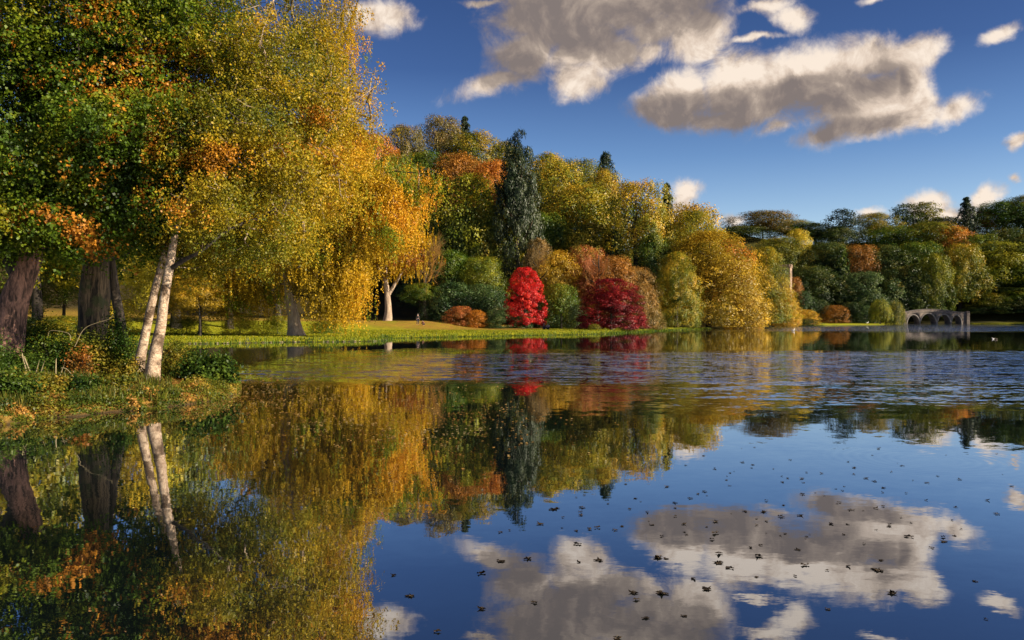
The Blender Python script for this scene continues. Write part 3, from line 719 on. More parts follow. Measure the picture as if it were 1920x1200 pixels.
# ---- far right bank
for a in [
    (1430, 397, 110, 445, 'dome1', 'olivebrown', 'rounded dark skyline tree right of the huge beech'),
    (1385, 425, 90, 430, 'dome3', 'dark', 'dark skyline tree peeping past the huge beech'),
    (1492, 414, 80, 448, 'dome2', 'green', 'green skyline tree second from the huge beech'),
    (1528, 418, 56, 440, 'dome0', 'dark', 'small dark skyline tree left of the ragged pine'),
    (1494, 430, 44, 405, 'dome0', 'yellow', 'yellow tree glowing on the dark far slope'),
    (1455, 446, 80, 400, 'dome2', 'olive', 'olive tree left of the yellow tree on the far slope'),
    (1568, 425, 60, 430, 'dome3', 'dark', 'dark crown under the ragged pine'),
    (1580, 394, 64, 432, 'pine', 'fir', 'ragged pine standing above the far skyline'),
    (1640, 400, 74, 445, 'dome1', 'olive', 'olive-gold skyline tree right of the ragged pine'),
    (1700, 383, 64, 450, 'pine', 'dark', 'dark flat-topped skyline pine near the white cloud'),
    (1737, 380, 60, 450, 'pine', 'olive', 'flat-topped gold-lit pine beside the dark flat-topped one'),
    (1775, 408, 70, 440, 'dome2', 'dark', 'dark skyline tree left of the tall far spruce'),
    (1812, 369, 50, 430, 'conifer0', 'fir', 'tall narrow spruce against the white cloud'),
    (1850, 392, 40, 445, 'dome0', 'orange', 'small orange crown right of the tall far spruce'),
    (1880, 378, 90, 440, 'dome3', 'green', 'green skyline tree second from the right edge'),
    (1922, 368, 80, 440, 'dome1', 'olive', 'olive skyline tree at the right edge of the frame'),
    (1960, 375, 90, 430, 'dome2', 'dark', 'dark skyline tree just past the right edge'),
    (1675, 425, 110, 420, 'dome0', 'green', 'green tree in the middle of the far slope skyline'),
    (1735, 418, 110, 415, 'dome1', 'olive', 'olive tree below the flat-topped pines'),
    (1785, 425, 70, 405, 'dome3', 'orange', 'orange-gold tree left of the tall far spruce foot'),
    (1545, 455, 90, 400, 'dome1', 'dark', 'dark tree above the dark slope shrubs left of centre'),
    (1612, 460, 62, 392, 'dome2', 'russet', 'russet-pink tree in the middle of the far dark slope'),
    (1580, 462, 44, 388, 'conifer0', 'green', 'green spruce left of the russet-pink tree'),
    (1660, 460, 100, 395, 'dome0', 'dark', 'dark tree right of the russet-pink tree'),
    (1720, 455, 90, 392, 'dome2', 'green', 'green tree above the yellow bridge-side tree'),
    (1830, 440, 80, 398, 'dome1', 'green', 'green tree under the tall far spruce'),
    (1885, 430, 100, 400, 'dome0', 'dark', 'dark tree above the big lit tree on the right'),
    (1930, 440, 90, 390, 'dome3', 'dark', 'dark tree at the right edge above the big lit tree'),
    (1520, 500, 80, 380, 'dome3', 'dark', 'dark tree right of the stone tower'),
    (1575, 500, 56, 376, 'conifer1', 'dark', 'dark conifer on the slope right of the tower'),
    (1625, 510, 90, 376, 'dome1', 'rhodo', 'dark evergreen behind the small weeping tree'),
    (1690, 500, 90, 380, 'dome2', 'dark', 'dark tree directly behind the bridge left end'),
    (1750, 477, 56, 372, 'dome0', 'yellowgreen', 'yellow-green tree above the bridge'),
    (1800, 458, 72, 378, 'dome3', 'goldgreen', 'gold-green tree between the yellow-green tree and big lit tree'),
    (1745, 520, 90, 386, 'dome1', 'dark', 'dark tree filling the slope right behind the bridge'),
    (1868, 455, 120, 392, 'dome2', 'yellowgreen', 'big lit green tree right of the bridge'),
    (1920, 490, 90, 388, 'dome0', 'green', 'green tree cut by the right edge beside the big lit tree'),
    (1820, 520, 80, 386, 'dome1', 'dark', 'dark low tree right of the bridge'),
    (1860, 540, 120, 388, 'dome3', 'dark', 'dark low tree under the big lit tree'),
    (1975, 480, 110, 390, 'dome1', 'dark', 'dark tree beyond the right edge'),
]:
    nm = 'broadleaf_tree' if a[4].startswith('dome') else 'conifer_tree'
    far_tree(nm, *a, group=RG, cb=.05)
for a in [  # out of view, added to shade the bridge and the low far slope
    (225, 318, 27, 15, 'unseen tall tree added for shade beyond the right edge, nearest to the bridge'),
    (232, 296, 29, 16, 'unseen tall tree added for shade beyond the right edge, second from the bridge'),
    (246, 335, 30, 16, 'unseen tall tree added for shade beyond the right edge, behind the first'),
    (240, 272, 28, 16, 'unseen tall tree added for shade beyond the right edge, third from the bridge'),
    (262, 310, 30, 18, 'unseen tall tree added for shade beyond the right edge, set back from the water'),
    (275, 345, 32, 18, 'unseen tall tree added for shade beyond the right edge, on the far corner'),
]:
    X_, Y_, H_, w_, lab = a
    far_tree('broadleaf_tree', 960 + X_ / Y_ * F, HZ - (H_ - CAMZ) / Y_ * F, w_ / Y_ * F, Y_, 'dome%d' % (int(X_) % 4), 'green', lab, .04, 'unseen tall trees added for shade beyond the right edge')
far_tree('weeping_tree', 1650, 556, 40, 300, 'weep', 'yellowgreen', 'small weeping tree on the lawn left of the bridge', .02, None)
far_tree('weeping_tree', 1678, 558, 36, 302, 'weep', 'olive', 'weeping tree touching the left end of the bridge', .02, None)
FG_ = 'dark shrubs by the small far lawn'
for a in [
    (1565, 572, 56, 345, 'shrub0', 'russet', 'reddish dark shrub at the left of the far shrub bed'),
    (1600, 566, 60, 348, 'shrub1', 'dark', 'dark rounded shrub in the middle of the far shrub bed'),
    (1622, 572, 46, 344, 'shrub2', 'rhodo', 'dark shrub left of the small weeping tree'),
    (1505, 545, 50, 350, 'shrub1', 'rhodo', 'grey-green shrub right of the gold-edged beech'),
    (1530, 560, 60, 352, 'shrub2', 'dark', 'dark shrub in the shade right of the tower'),
    (1490, 520, 36, 352, 'shrub0', 'russet', 'reddish shrub right beside the stone tower'),
    (1850, 548, 90, 376, 'shrub2', 'olive', 'olive shrub under the left side of the big lit tree'),
    (1912, 540, 110, 376, 'shrub1', 'green', 'tall green shrub at the right edge under the big lit tree'),
    (1885, 566, 100, 368, 'shrub0', 'farwood', 'dark shrub under the big lit tree right of the bridge'),
    (1935, 572, 90, 366, 'shrub2', 'rhodo', 'dark green shrub at the right edge beyond the bridge'),
    (1830, 575, 70, 372, 'shrub1', 'dark', 'dark shrub at the right end of the bridge'),
    (1700, 560, 50, 384, 'shrub2', 'dark', 'dark shrub in the gloom behind the bridge left arch'),
]:
    far_tree('evergreen_shrub', *a, cb=.0, cat='shrub', group=FG_)

# ---- trees behind the near left bank, across the inlet
LG = 'trees across the inlet behind the left bank'
for a in [
    (-60, 200, 300, 88, 'dome1', 'green', 'green tree at the left edge beyond the inlet'),
    (70, 240, 260, 84, 'dome2', 'goldgreen', 'gold-green tree seen between the two big left trunks'),
    (215, 300, 220, 92, 'dome0', 'yellow', 'yellow tree seen right of the thick ivy trunk'),
    (330, 260, 220, 100, 'dome3', 'goldgreen', 'gold-green tree seen through the twin birch stems'),
    (300, 470, 130, 82, 'dome1', 'yellow', 'low yellow tree beyond the inlet behind the birch stems'),
    (375, 500, 120, 80, 'dome2', 'gold', 'small golden tree with a thin dark trunk on the far bank'),
    (430, 360, 180, 105, 'dome1', 'gold', 'tall golden tree behind the small thin-trunked one'),
    (120, 480, 130, 100, 'dome3', 'yellowgreen', 'yellow-green tree low between the big left trunks'),
    (30, 520, 100, 95, 'dome0', 'dark', 'dark tree in shade beyond the inlet at far left'),
    (520, 330, 200, 118, 'dome0', 'goldgreen', 'gold-green tree behind the weeping birch'),
]:
    far_tree('autumn_tree', *a, group=LG, cb=.22)
for a in [
    (450, 585, 70, 80, 'shrub0', 'yellow', 'bright yellow low shrub on the far bank left of the birch trunk'),
    (520, 590, 60, 84, 'shrub1', 'yellowgreen', 'yellow-green low shrub just left of the birch trunk'),
    (350, 590, 80, 84, 'shrub2', 'yellowgreen', 'yellow-green shrub on the far bank behind the birch stems'),
    (120, 590, 110, 78, 'shrub0', 'goldgreen', 'gold-green shrub beyond the inlet between the left trunks'),
    (220, 560, 100, 80, 'shrub1', 'yellow', 'yellow shrub beyond the inlet right of the thick trunk'),
    (610, 600, 60, 90, 'shrub2', 'green', 'small green shrub under the weeping birch curtain'),
    (30, 590, 90, 80, 'shrub1', 'dark', 'dark shrub beyond the inlet at far left'),
]:
    far_tree('low_shrub', *a, cb=.0, cat='shrub', group='shrubs on the bank across the inlet')


# ------------------------------------------------------------------ near trees: limbs grown towards leaf clumps
def ell(px, py, Y, rx, ry, rd, n): return (at(px, py, Y), np.array([rx / F * Y, rd, ry / F * Y]), n)
def near_tree(name, label, stems, blobs, leafn, leafs, palf, seed, bark, twig_bark=None, weep=0.0, spread=.35, fk=0.6,
              group=None, cat='tree', aspect=.7, flare=.5, rough=.06, kside=18, stem_marks=None, maxr=.09, trim=None):
    rng = np.random.default_rng(seed)
    base = np.array(stems[0][0][0]); root = empty(name, tuple(base)); tag(root, label, cat, group)
    P = []; par = []; fixed = []
    for pts, rad in stems:                       # polylines (trunks and hand-placed limbs)
        pts = np.array(pts, float); prev = -1
        L = np.linalg.norm(np.diff(pts, axis=0), axis=1)
        for i in range(len(pts) - 1):
            m_ = max(1, int(L[i] / .45))
            for k in range(m_):
                P.append(pts[i] + (pts[i + 1] - pts[i]) * k / m_); par.append(prev); fixed.append(True); prev = len(P) - 1
        P.append(pts[-1]); par.append(prev); fixed.append(True)
    nfix = len(P)
    hmin = base[2] + 1.8
    cl = []
    for c, r, n in blobs:
        d = norm(rng.normal(size=(n, 3))) * (rng.uniform(0, 1, (n, 1)) ** .42)
        cl.append(c + d * r)
    cl = np.vstack(cl)
    if trim is not None: cl = cl[trim(cl)]
    Pa = np.array(P); D = np.linalg.norm(cl[:, None, :] - Pa[None], axis=2).min(1)
    cl = cl[np.argsort(D)]
    Pbuf = np.zeros((nfix + len(cl) * 14, 3)); Pbuf[:nfix] = Pa; np_ = nfix
    ends = []
    for c in cl:
        Q = Pbuf[:np_]
        dv = c - Q; dist = np.sqrt((dv ** 2).sum(1))
        cost = dist + fk * np.maximum(0, -dv[:, 2]) * (1 if weep == 0 else .2) + (Q[:, 2] < hmin) * 3.0
        j = int(np.argmin(cost)); p = Q[j].copy(); l = dist[j]
        m_ = min(10, max(1, int(l / .4))); prev = j
        mid = (p + c) / 2 + rng.normal(size=3) * l * .10 + np.array([0, 0, l * (.12 + .2 * weep)])
        for k in range(1, m_ + 1):
            t = k / m_; q = (1 - t) ** 2 * p + 2 * t * (1 - t) * mid + t * t * c
            if k < m_: q = q + rng.normal(size=3) * .05
            Pbuf[np_] = q; par.append(prev); fixed.append(False); prev = np_; np_ += 1
        ends.append(prev)
    Pall = Pbuf[:np_]; par = np.array(par); cnt = np.zeros(np_)
    cnt[ends] += 1
    for k in range(np_ - 1, -1, -1):
        if par[k] >= 0: cnt[par[k]] += cnt[k]
    rad = np.minimum(.0065 * np.maximum(cnt, 1) ** .55, maxr)
    idx = np.array([k for k in range(np_) if par[k] >= 0])
    rad[:nfix] = .012
    p0 = Pall[par[idx]]; p1 = Pall[idx]; r1 = rad[idx]; r0 = np.where(par[idx] < nfix, r1 * 1.2, np.minimum(rad[par[idx]], r1 * 1.5))
    V, Fq = tube_arrays(p0, p1, r0, r1, 5)
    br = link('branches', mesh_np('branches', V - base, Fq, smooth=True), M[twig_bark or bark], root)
    for si, (pts, rd) in enumerate(stems):
        V, Fq = poly_tube(np.array(pts) - base, rd, kside, rough, seed + si, flare if si < (stem_marks or 1) else 0)
        link('trunk' if si < (stem_marks or 1) else 'limb', mesh_np('trunk', V, Fq, smooth=True), M[bark if si < (stem_marks or 1) or name == 'golden_lawn_tree' else 'bark_dark'], root)
    # leaves
    C = cl[rng.integers(0, len(cl), leafn)]
    if weep:
        # hanging strands: several per clump, each with its own length
        ns = len(cl) * 7; sc_ = cl[np.arange(ns) % len(cl)] + rng.normal(size=(ns, 3)) * np.array([spread, spread, spread * .5])
        sl_ = rng.uniform(.3, 1.0, ns) * weep
        k = rng.integers(0, ns, leafn); t = rng.uniform(0, 1, leafn)
        C = sc_[k] + rng.normal(size=(leafn, 3)) * .07; C[:, 2] -= t * sl_[k]
        C[:, 0] += .06 * np.sin(t * 5 + k)
    else:
        ns = leafn // 8; C0 = cl[rng.integers(0, len(cl), ns)] + rng.normal(size=(ns, 3)) * np.array([spread, spread, spread * .62])
        sd_ = norm(norm(C0 - cl.mean(0)) * .7 + rng.normal(size=(ns, 3)) * .5 + np.array([0, 0, -.35])); sn_ = norm(rng.normal(size=(ns, 3)) * .7 + np.array([.15, -.15, .5]))
        k = np.arange(leafn) % ns; t = rng.uniform(0, 1, (leafn, 1))
        C = C0[k] + sd_[k] * t * spread * .85 + rng.normal(size=(leafn, 3)) * np.array([.07, .07, .045]); spray = sn_[k]; spc = C0[k]
    cen = cl.mean(0)
    Nn = norm(C - cen) * .45 + rng.normal(size=(leafn, 3)) * .75 + np.array([0.15, -.1, .35])
    if not weep: Nn = norm(C - cen) * .35 + spray * .9 + rng.normal(size=(leafn, 3)) * .38
    col = palf(C if weep else spc + (C - spc) * .35, rng)
    link('crown', leaf_mesh('crown', C - base, Nn, leafs, rng, col, aspect, weep * .5), M['leaf'], root)
    return root

def palette(stops, seed, scale=1.6, patch=None, grad=None):
    stops = np.array(stops, float); n1, n2, n3 = SN(seed, scale), SN(seed + 1, scale * .35), SN(seed + 2, scale * .8)
    def f(C, rng):
        x = .5 + .20 * n1(C) + .14 * n2(C) + rng.normal(size=len(C)) * .08
        if grad is not None: x = x + grad(C)
        x = np.clip(x, 0, .999) * (len(stops) - 1); i = x.astype(int); t = (x - i)[:, None]
        c = stops[i] * (1 - t) + stops[np.minimum(i + 1, len(stops) - 1)] * t
        if patch is not None:
            pc, th = patch; m_ = (n3(C) + .35 * n2(C) + rng.normal(size=len(C)) * .14) > th
            c[m_] = np.array(pc) * rng.uniform(.6, 1.25, (m_.sum(), 1))
        return np.clip(c * rng.uniform(.65, 1.3, (len(C), 1)), 0, .85)
    return f
MAPLE = [(.010, .024, .004), (.035, .07, .006), (.08, .14, .008), (.18, .22, .012), (.34, .28, .015)]
BIRCH = [(.045, .070, .008), (.13, .145, .010), (.31, .245, .012), (.50, .325, .015), (.62, .315, .018)]
GOLD = [(.18, .13, .010), (.40, .27, .013), (.60, .38, .018), (.68, .375, .018), (.60, .27, .015)]

# leaning red-barked tree at the left edge
near_tree('leaning_maple', 'leaning tree with reddish flaking bark at the left edge of the bank',
    [([at(-8, 720, 22), at(12, 640, 22), at(28, 560, 22), at(58, 480, 22.2), at(78, 400, 22.5), at(70, 180, 23), at(90, -60, 24)],
      [.45, .38, .35, .30, .24, .18, .10]),
     ([at(40, 520, 22.1), at(-10, 430, 22.5), at(-60, 300, 23)], [.26, .18, .08]),
     ([at(78, 400, 22.5), at(130, 250, 22), at(170, 60, 22)], [.16, .12, .05])],
    [ell(-30, 240, 23, 160, 240, 3.0, 150), ell(60, 60, 22, 190, 170, 3.0, 150), ell(90, 320, 21.5, 120, 130, 2.0, 70), ell(0, 440, 21, 80, 60, 1.5, 34), ell(130, 440, 20.8, 60, 40, 1.0, 22)],
    105000, .085, palette(MAPLE, 11, 1.6, ((.48, .20, .02), 1.25)), 21, 'bark_red', 'bark_dark', aspect=.8)
# thick ridged trunk
near_tree('old_oak', 'massive upright tree with thick furrowed trunk beside the leaning one',
    [([at(172, 720, 24), at(175, 620, 24), at(178, 520, 24), at(180, 440, 24), at(150, 300, 24.2), at(150, 100, 24.4), at(140, -100, 25)],
      [.50, .42, .37, .33, .29, .22, .10]),
     ([at(180, 440, 24), at(240, 330, 23), at(330, 200, 22.5)], [.22, .15, .07]),
     ([at(150, 300, 24), at(60, 170, 24), at(10, 60, 24)], [.22, .15, .07])],
    [ell(180, 120, 23.5, 180, 200, 3.0, 200), ell(260, 260, 22, 150, 130, 2.3, 130), ell(190, 380, 22, 130, 70, 1.8, 66), ell(320, 60, 23, 150, 140, 2.5, 120),
     ell(290, 400, 21.5, 60, 60, 1.3, 28)],
    150000, .082, palette(MAPLE, 31, 1.3, ((.56, .24, .02), 1.0), lambda C: .06 * (C[:, 0] + 11)), 22, 'bark_oak', 'bark_dark', aspect=.8, rough=.09, kside=26, maxr=.11, flare=.18)
near_tree('slim_tree', 'slim black-stemmed tree growing close behind the massive trunk',
    [([at(236, 700, 25.5), at(228, 620, 25.5), at(212, 520, 25.5), at(204, 430, 25.6), at(215, 300, 25.8), at(225, 150, 26)],
      [.20, .17, .14, .12, .10, .05])],
    [ell(230, 250, 26, 130, 150, 1.6, 60), ell(190, 450, 26, 90, 50, 1.2, 16)],
    16000, .10, palette(MAPLE, 41, 1.5), 23, 'bark_dark', aspect=.8, rough=.08)
# twin-stemmed birch with the long limbs over the water
near_tree('twin_birch', 'pale twin-stemmed birch leaning over the water in full sun',
    [([at(284, 716, 21), at(292, 660, 21), at(302, 610, 21), at(308, 560, 21), at(318, 500, 21), at(335, 420, 21.2), at(390, 280, 21.8), at(470, 120, 23), at(520, -20, 24)],
      [.17, .145, .13, .12, .105, .08, .055, .035, .02]),
     ([at(256, 708, 21.6), at(268, 650, 21.6), at(280, 590, 21.6), at(294, 530, 21.6), at(312, 460, 21.8), at(340, 330, 22.3), at(380, 150, 23.5), at(400, -30, 24.5)],
      [.145, .12, .11, .10, .085, .06, .04, .02]),
     ([at(318, 505, 21), at(345, 488, 20.8), at(378, 470, 20.6), at(430, 430, 20.8), at(520, 390, 22), at(610, 330, 24)], [.07, .055, .045, .032, .02, .01]),
     ([at(430, 430, 20.8), at(530, 385, 22), at(590, 290, 22.5), at(640, 210, 23.5), at(700, 165, 25)], [.03, .028, .022, .014, .006]),
     ([at(308, 470, 21.8), at(300, 380, 21.5), at(310, 280, 21.3)], [.07, .05, .03])],
    [ell(390, 380, 20, 70, 60, .8, 40), ell(410, 400, 27, 120, 90, 1.2, 60), ell(330, 300, 27, 90, 120, 1.2, 50), ell(400, 240, 20.5, 90, 90, .8, 60), ell(520, 300, 21, 90, 110, .8, 70), ell(480, 120, 21.5, 100, 110, .8, 50), ell(610, 200, 23, 50, 80, .8, 30),
     ell(430, 330, 22.5, 130, 130, 2.0, 170), ell(520, 180, 24, 140, 150, 2.6, 210), ell(420, 60, 24, 130, 110, 2.4, 120), ell(590, 70, 26, 75, 100, 1.8, 80),
     ell(350, 470, 22, 50, 50, 1.0, 26), ell(600, 330, 25, 85, 90, 1.8, 110), ell(480, 440, 22.5, 100, 60, 1.6, 70), ell(640, 240, 26, 60, 60, 1.2, 40),
     ell(690, 165, 25.5, 26, 36, .5, 5)],
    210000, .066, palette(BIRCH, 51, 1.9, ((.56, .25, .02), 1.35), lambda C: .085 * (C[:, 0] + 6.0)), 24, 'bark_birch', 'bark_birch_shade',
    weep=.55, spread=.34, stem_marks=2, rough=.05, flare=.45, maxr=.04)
# weeping birch across the inlet
near_tree('weeping_birch', 'golden weeping birch hanging its curtain of leaves over the far bank',
    [([at(556, 634, 78), at(551, 600, 78), at(545, 560, 78), at(535, 450, 78), at(560, 300, 78), at(600, 140, 78), at(620, 20, 78)], [.68, .55, .50, .45, .38, .24, .1]),
     ([at(545, 560, 78), at(580, 480, 77), at(640, 392, 76), at(690, 340, 76), at(735, 322, 75.5), at(775, 324, 75), at(805, 317, 75), at(832, 329, 75)], [.28, .22, .15, .11, .09, .06, .04, .02]),
     ([at(535, 450, 78), at(470, 360, 78), at(420, 300, 78)], [.3, .2, .08]),
     ([at(600, 200, 78), at(650, 60, 77), at(672, 0, 77)], [.2, .12, .06])],
    [ell(640, 400, 76, 60, 110, 4, 200), ell(600, 300, 76, 110, 120, 6, 230), ell(620, 130, 76, 48, 120, 4, 110), ell(655, 290, 76, 45, 70, 4, 60),
     ell(500, 440, 78, 80, 110, 5, 150), ell(450, 520, 80, 70, 50, 5, 70), ell(730, 400, 75, 55, 70, 4, 110), ell(720, 330, 75, 60, 24, 3, 50),
     ell(610, 505, 75, 68, 46, 3, 110), ell(630, 560, 75, 50, 22, 3, 46), ell(480, 540, 80, 60, 34, 4, 50), ell(662, 510, 75, 24, 56, 2, 60), ell(655, 40, 76, 18, 50, 1, 16), ell(800, 328, 75, 34, 9, 1, 12), ell(770, 360, 75, 24, 30, 2, 20)],
    210000, .165, palette(GOLD, 61, 4.5, ((.22, .26, .015), .75), lambda C: .028 * (C[:, 0] + 15)), 25, 'bark_pale', 'bark_birch_shade',
    weep=2.6, spread=.8, rough=.05, aspect=.7, maxr=.12, flare=.5)
# golden tree standing on the lawn
near_tree('golden_lawn_tree', 'golden tree with a straight pale fluted trunk standing on the lawn',
    [([at(727, 605.5, 150), at(728, 580, 150), at(726, 548, 150), at(722, 500, 150), at(730, 420, 150), at(735, 330, 150)], [.80, .62, .50, .36, .24, .1]),
     ([at(729, 552, 150), at(742, 530, 150), at(765, 490, 150)], [.4, .3, .12]),
     ([at(724, 520, 150), at(708, 500, 150), at(698, 480, 150)], [.28, .2, .1])],
    [ell(735, 390, 150, 60, 90, 6, 150), ell(740, 470, 148, 55, 50, 6, 80), ell(705, 470, 150, 30, 40, 4, 22), ell(778, 470, 150, 28, 60, 5, 30)],
    62000, .27, palette(GOLD, 71, 7, ((.34, .13, .02), .9)), 26, 'bark_pale', 'bark_pale', weep=2.0, spread=1.5, maxr=.16, rough=.05, flare=.25)
# small dark-trunked trees on the lawn
far_tree('lawn_tree', 788, 530, 70, 158, 'dome1', 'green', 'small green tree with thin dark trunk behind the standing man', .42, None)
far_tree('lawn_tree', 375, 520, 90, 76, 'dome2', 'gold', 'small tree with a thin dark trunk at the inlet bank', .45, None, trunkw=.8)


# ------------------------------------------------------------------ near bank vegetation
def near_shrub(name, label, c, rad, leafn, leafs, palf, seed, cat='shrub', group=None, nst=26, mat='bark_dark'):
    rad = (rad[0] * 1.12, rad[1] * 1.1, rad[2] * 1.45); leafn = int(leafn * 1.6)
    rng = np.random.default_rng(seed); gz = hz1(c[0], c[1]); base = np.array([c[0], c[1], gz - .05])
    root = empty(name, tuple(base)); tag(root, label, cat, group)
    tips = norm(rng.normal(size=(nst, 3))) * rng.uniform(.55, 1, (nst, 1)); tips[:, 2] = np.abs(tips[:, 2]) * 1.0 + .1
    tips = tips * np.array(rad)
    V, Fq = join([poly_tube([np.zeros(3) + rng.normal(size=3) * .03 * np.array([1, 1, 0]), t * np.array([.45, .45, .65]), t], [.016, .010, .004], 5) for t in tips])
    link('stems', mesh_np('stems', V, Fq, smooth=True), M[mat], root)
    C = tips[rng.integers(0, nst, leafn)] * rng.uniform(.55, 1.05, (leafn, 1)) + rng.normal(size=(leafn, 3)) * np.array(rad) * .17
    C[:, 2] = np.maximum(C[:, 2], .03)
    Nn = norm(C) * .5 + rng.normal(size=(leafn, 3)) * .6 + np.array([0, 0, .5])
    link('foliage', leaf_mesh('foliage', C, Nn, leafs, rng, palf(C, rng), .7), M['leaf'], root)
    return root
SHR = [(.012, .03, .006), (.035, .075, .010), (.08, .13, .015), (.16, .20, .02)]
SHY = [(.04, .07, .010), (.10, .12, .012), (.24, .20, .02), (.38, .24, .03)]
SHO = [(.06, .05, .01), (.20, .10, .02), (.42, .16, .03), (.50, .20, .03)]
def gx(px, Y): return ((px - 960) / F * Y, Y)
near_shrub('laurel_bush', 'rounded leafy green bush hanging over the tip of the bank', gx(386, 21.4), (.72, .6, .55), 4200, .085, palette(SHR, 81, .4), 81, nst=40)
near_shrub('low_bush', 'small yellow-green bush right behind the tip bush', gx(352, 23.2), (.6, .6, .62), 2600, .06, palette(SHY, 82, .4), 82)
near_shrub('low_bush', 'olive bush at the right foot of the twin birch', gx(322, 22.6), (.4, .4, .75), 2000, .055, palette(SHY, 83, .4), 83)
for i_, (px, Y, r, n, pl, lab) in enumerate([
    (215, 22.6, (.75, .6, 1.0), 4200, SHR, 'tangled green bush between the massive trunk and the birch'),
    (165, 21.6, (.8, .6, .85), 3800, SHY, 'yellowing bramble bush in front of the massive trunk'),
    (150, 20.8, (.35, .35, .5), 900, SHO, 'small orange-leaved bush in front of the massive trunk'),
    (95, 21.5, (.8, .6, .75), 3400, SHR, 'dark green bush between the two big trunks'),
    (25, 20.5, (.8, .6, .55), 3200, SHR, 'dark low bush at the foot of the leaning trunk'),
    (-40, 19.5, (.9, .7, .8), 3200, SHR, 'dark bush cut by the left edge of the frame'),
    (240, 21.0, (.45, .4, .35), 1500, SHY, 'low yellow-green bush left of the birch foot'),
    (70, 18.2, (.8, .5, .36), 2600, SHY, 'yellow-green clump on the bank lip at left'),
    (10, 17.2, (.7, .5, .45), 2600, SHR, 'dark green clump on the bank lip at the left edge'),
    (150, 18.6, (.5, .4, .30), 1500, SHR, 'green clump on the bank lip below the orange bush'),
    (215, 19.2, (.5, .4, .25), 1300, SHY, 'yellowish clump on the bank lip left of the birches'),
    (60, 23.5, (1.0, .8, 1.2), 4500, SHR, 'tall dark bush behind the foot of the leaning trunk'),
]):
    near_shrub('undergrowth_bush', lab, gx(px, Y), r, n, .065, palette(pl, 90 + i_, .35), 90 + i_, group='undergrowth bushes on the left bank', nst=30)

def blades(name, pts, h, w, seed, lean=.5, cols=None):
    rng = np.random.default_rng(seed); n = len(pts); a = rng.uniform(0, 6.28, n)
    H = h * rng.uniform(.5, 1.3, n); d = np.stack([np.cos(a), np.sin(a), 0 * a], 1); s = np.stack([-np.sin(a), np.cos(a), 0 * a], 1)
    ww = w * rng.uniform(.6, 1.2, n); ln = lean * rng.uniform(.1, 1, n) * H
    m1 = pts + d * (ln * .3)[:, None] + np.array([0, 0, 1.]) * (H * .6)[:, None]; t = pts + d * ln[:, None] + np.array([0, 0, 1.]) * H[:, None]
    V = np.stack([pts - s * ww[:, None] * .5, pts + s * ww[:, None] * .5, m1 + s * ww[:, None] * .4, t, t, m1 - s * ww[:, None] * .4], 1)
    V[:, 4] = t - s * ww[:, None] * .05
    V = V.reshape(-1, 3); b = np.arange(n)[:, None] * 6
    Fq = np.concatenate([b + np.array([[0, 1, 2, 5]]), b + np.array([[5, 2, 3, 4]])], 0)
    cols = np.array(cols); c = cols[rng.integers(0, len(cols), n)] * rng.uniform(.6, 1.3, (n, 1))
    return mesh_np(name, V, Fq, np.repeat(c, 6, axis=0))
def scatter(n, x0, x1, y0, y1, seed, dmin=.05, dmax=1e9):
    rng = np.random.default_rng(seed); X = rng.uniform(x0, x1, n); Y = rng.uniform(y0, y1, n); d = lake_dist(X, Y)
    k = (d > dmin) & (d < dmax); X, Y = X[k], Y[k]; return np.stack([X, Y, height(X, Y)], 1)
p = scatter(90000, -19, -6, 14, 34, 7)
k = SN(8, .8)(p) > -.15; tag(link('bank_grass', blades('bank_grass', p[k], .19, .020, 7, .8, [(.05, .085, .01), (.12, .15, .015), (.22, .18, .03), (.10, .10, .02)]), M['leaf']),
    'rough grass growing over the left bank', 'grass', kind='stuff')
p = scatter(38000, -19, -6, 14, 30, 9); p[:, 2] += .02; rng = np.random.default_rng(9)
LIT = palette([(.09, .05, .015), (.22, .11, .02), (.38, .20, .03), (.52, .32, .08)], 9, .8)
tag(link('fallen_leaves', leaf_mesh('fallen_leaves', p, rng.normal(size=p.shape) * .35 + [0, 0, 1], .06, rng, LIT(p, rng), .8), M['leaf']),
    'gold and brown fallen leaves covering the left bank', 'leaves', kind='stuff')
# ivy and nettles mat over the bank lip
def shore_strip(i0, i1, n, lo, hi, seed):
    r_ = np.random.default_rng(seed); seg = SH[i0 + 1:i1 + 1] - SH[i0:i1]; L = np.linalg.norm(seg, axis=1)
    k_ = r_.choice(len(L), n, p=L / L.sum()); t_ = r_.uniform(0, 1, n)[:, None]; q = SH[i0:i1][k_] + seg[k_] * t_ + r_.uniform(-hi, hi, (n, 2))
    d_ = lake_dist(q[:, 0], q[:, 1]); q = q[(d_ > lo) & (d_ < hi)]
    return np.stack([q[:, 0], q[:, 1], np.maximum(height(q[:, 0], q[:, 1]), .0)], 1)
p = shore_strip(2, 15, 90000, -.13, 1.0, 10); p[:, 2] += rng.uniform(0, 1, len(p)) ** 1.5 * .26 * (.55 + .45 * SN(17, .5)(p))
p[:, 2] = np.maximum(p[:, 2], .01)
tag(link('bank_herbs', leaf_mesh('bank_herbs', p, rng.normal(size=p.shape) * .6 + [.2, -.3, .6], .055, rng, palette([(.03, .055, .008), (.08, .11, .010), (.20, .18, .018), (.42, .26, .035)], 15, .7, ((.46, .24, .05), 1.15), lambda C: .07 * (C[:, 0] + 8.6))(p, rng), .7), M['leaf']),
    'low leafy herbs spilling over the edge of the left bank', 'ground cover', kind='stuff')
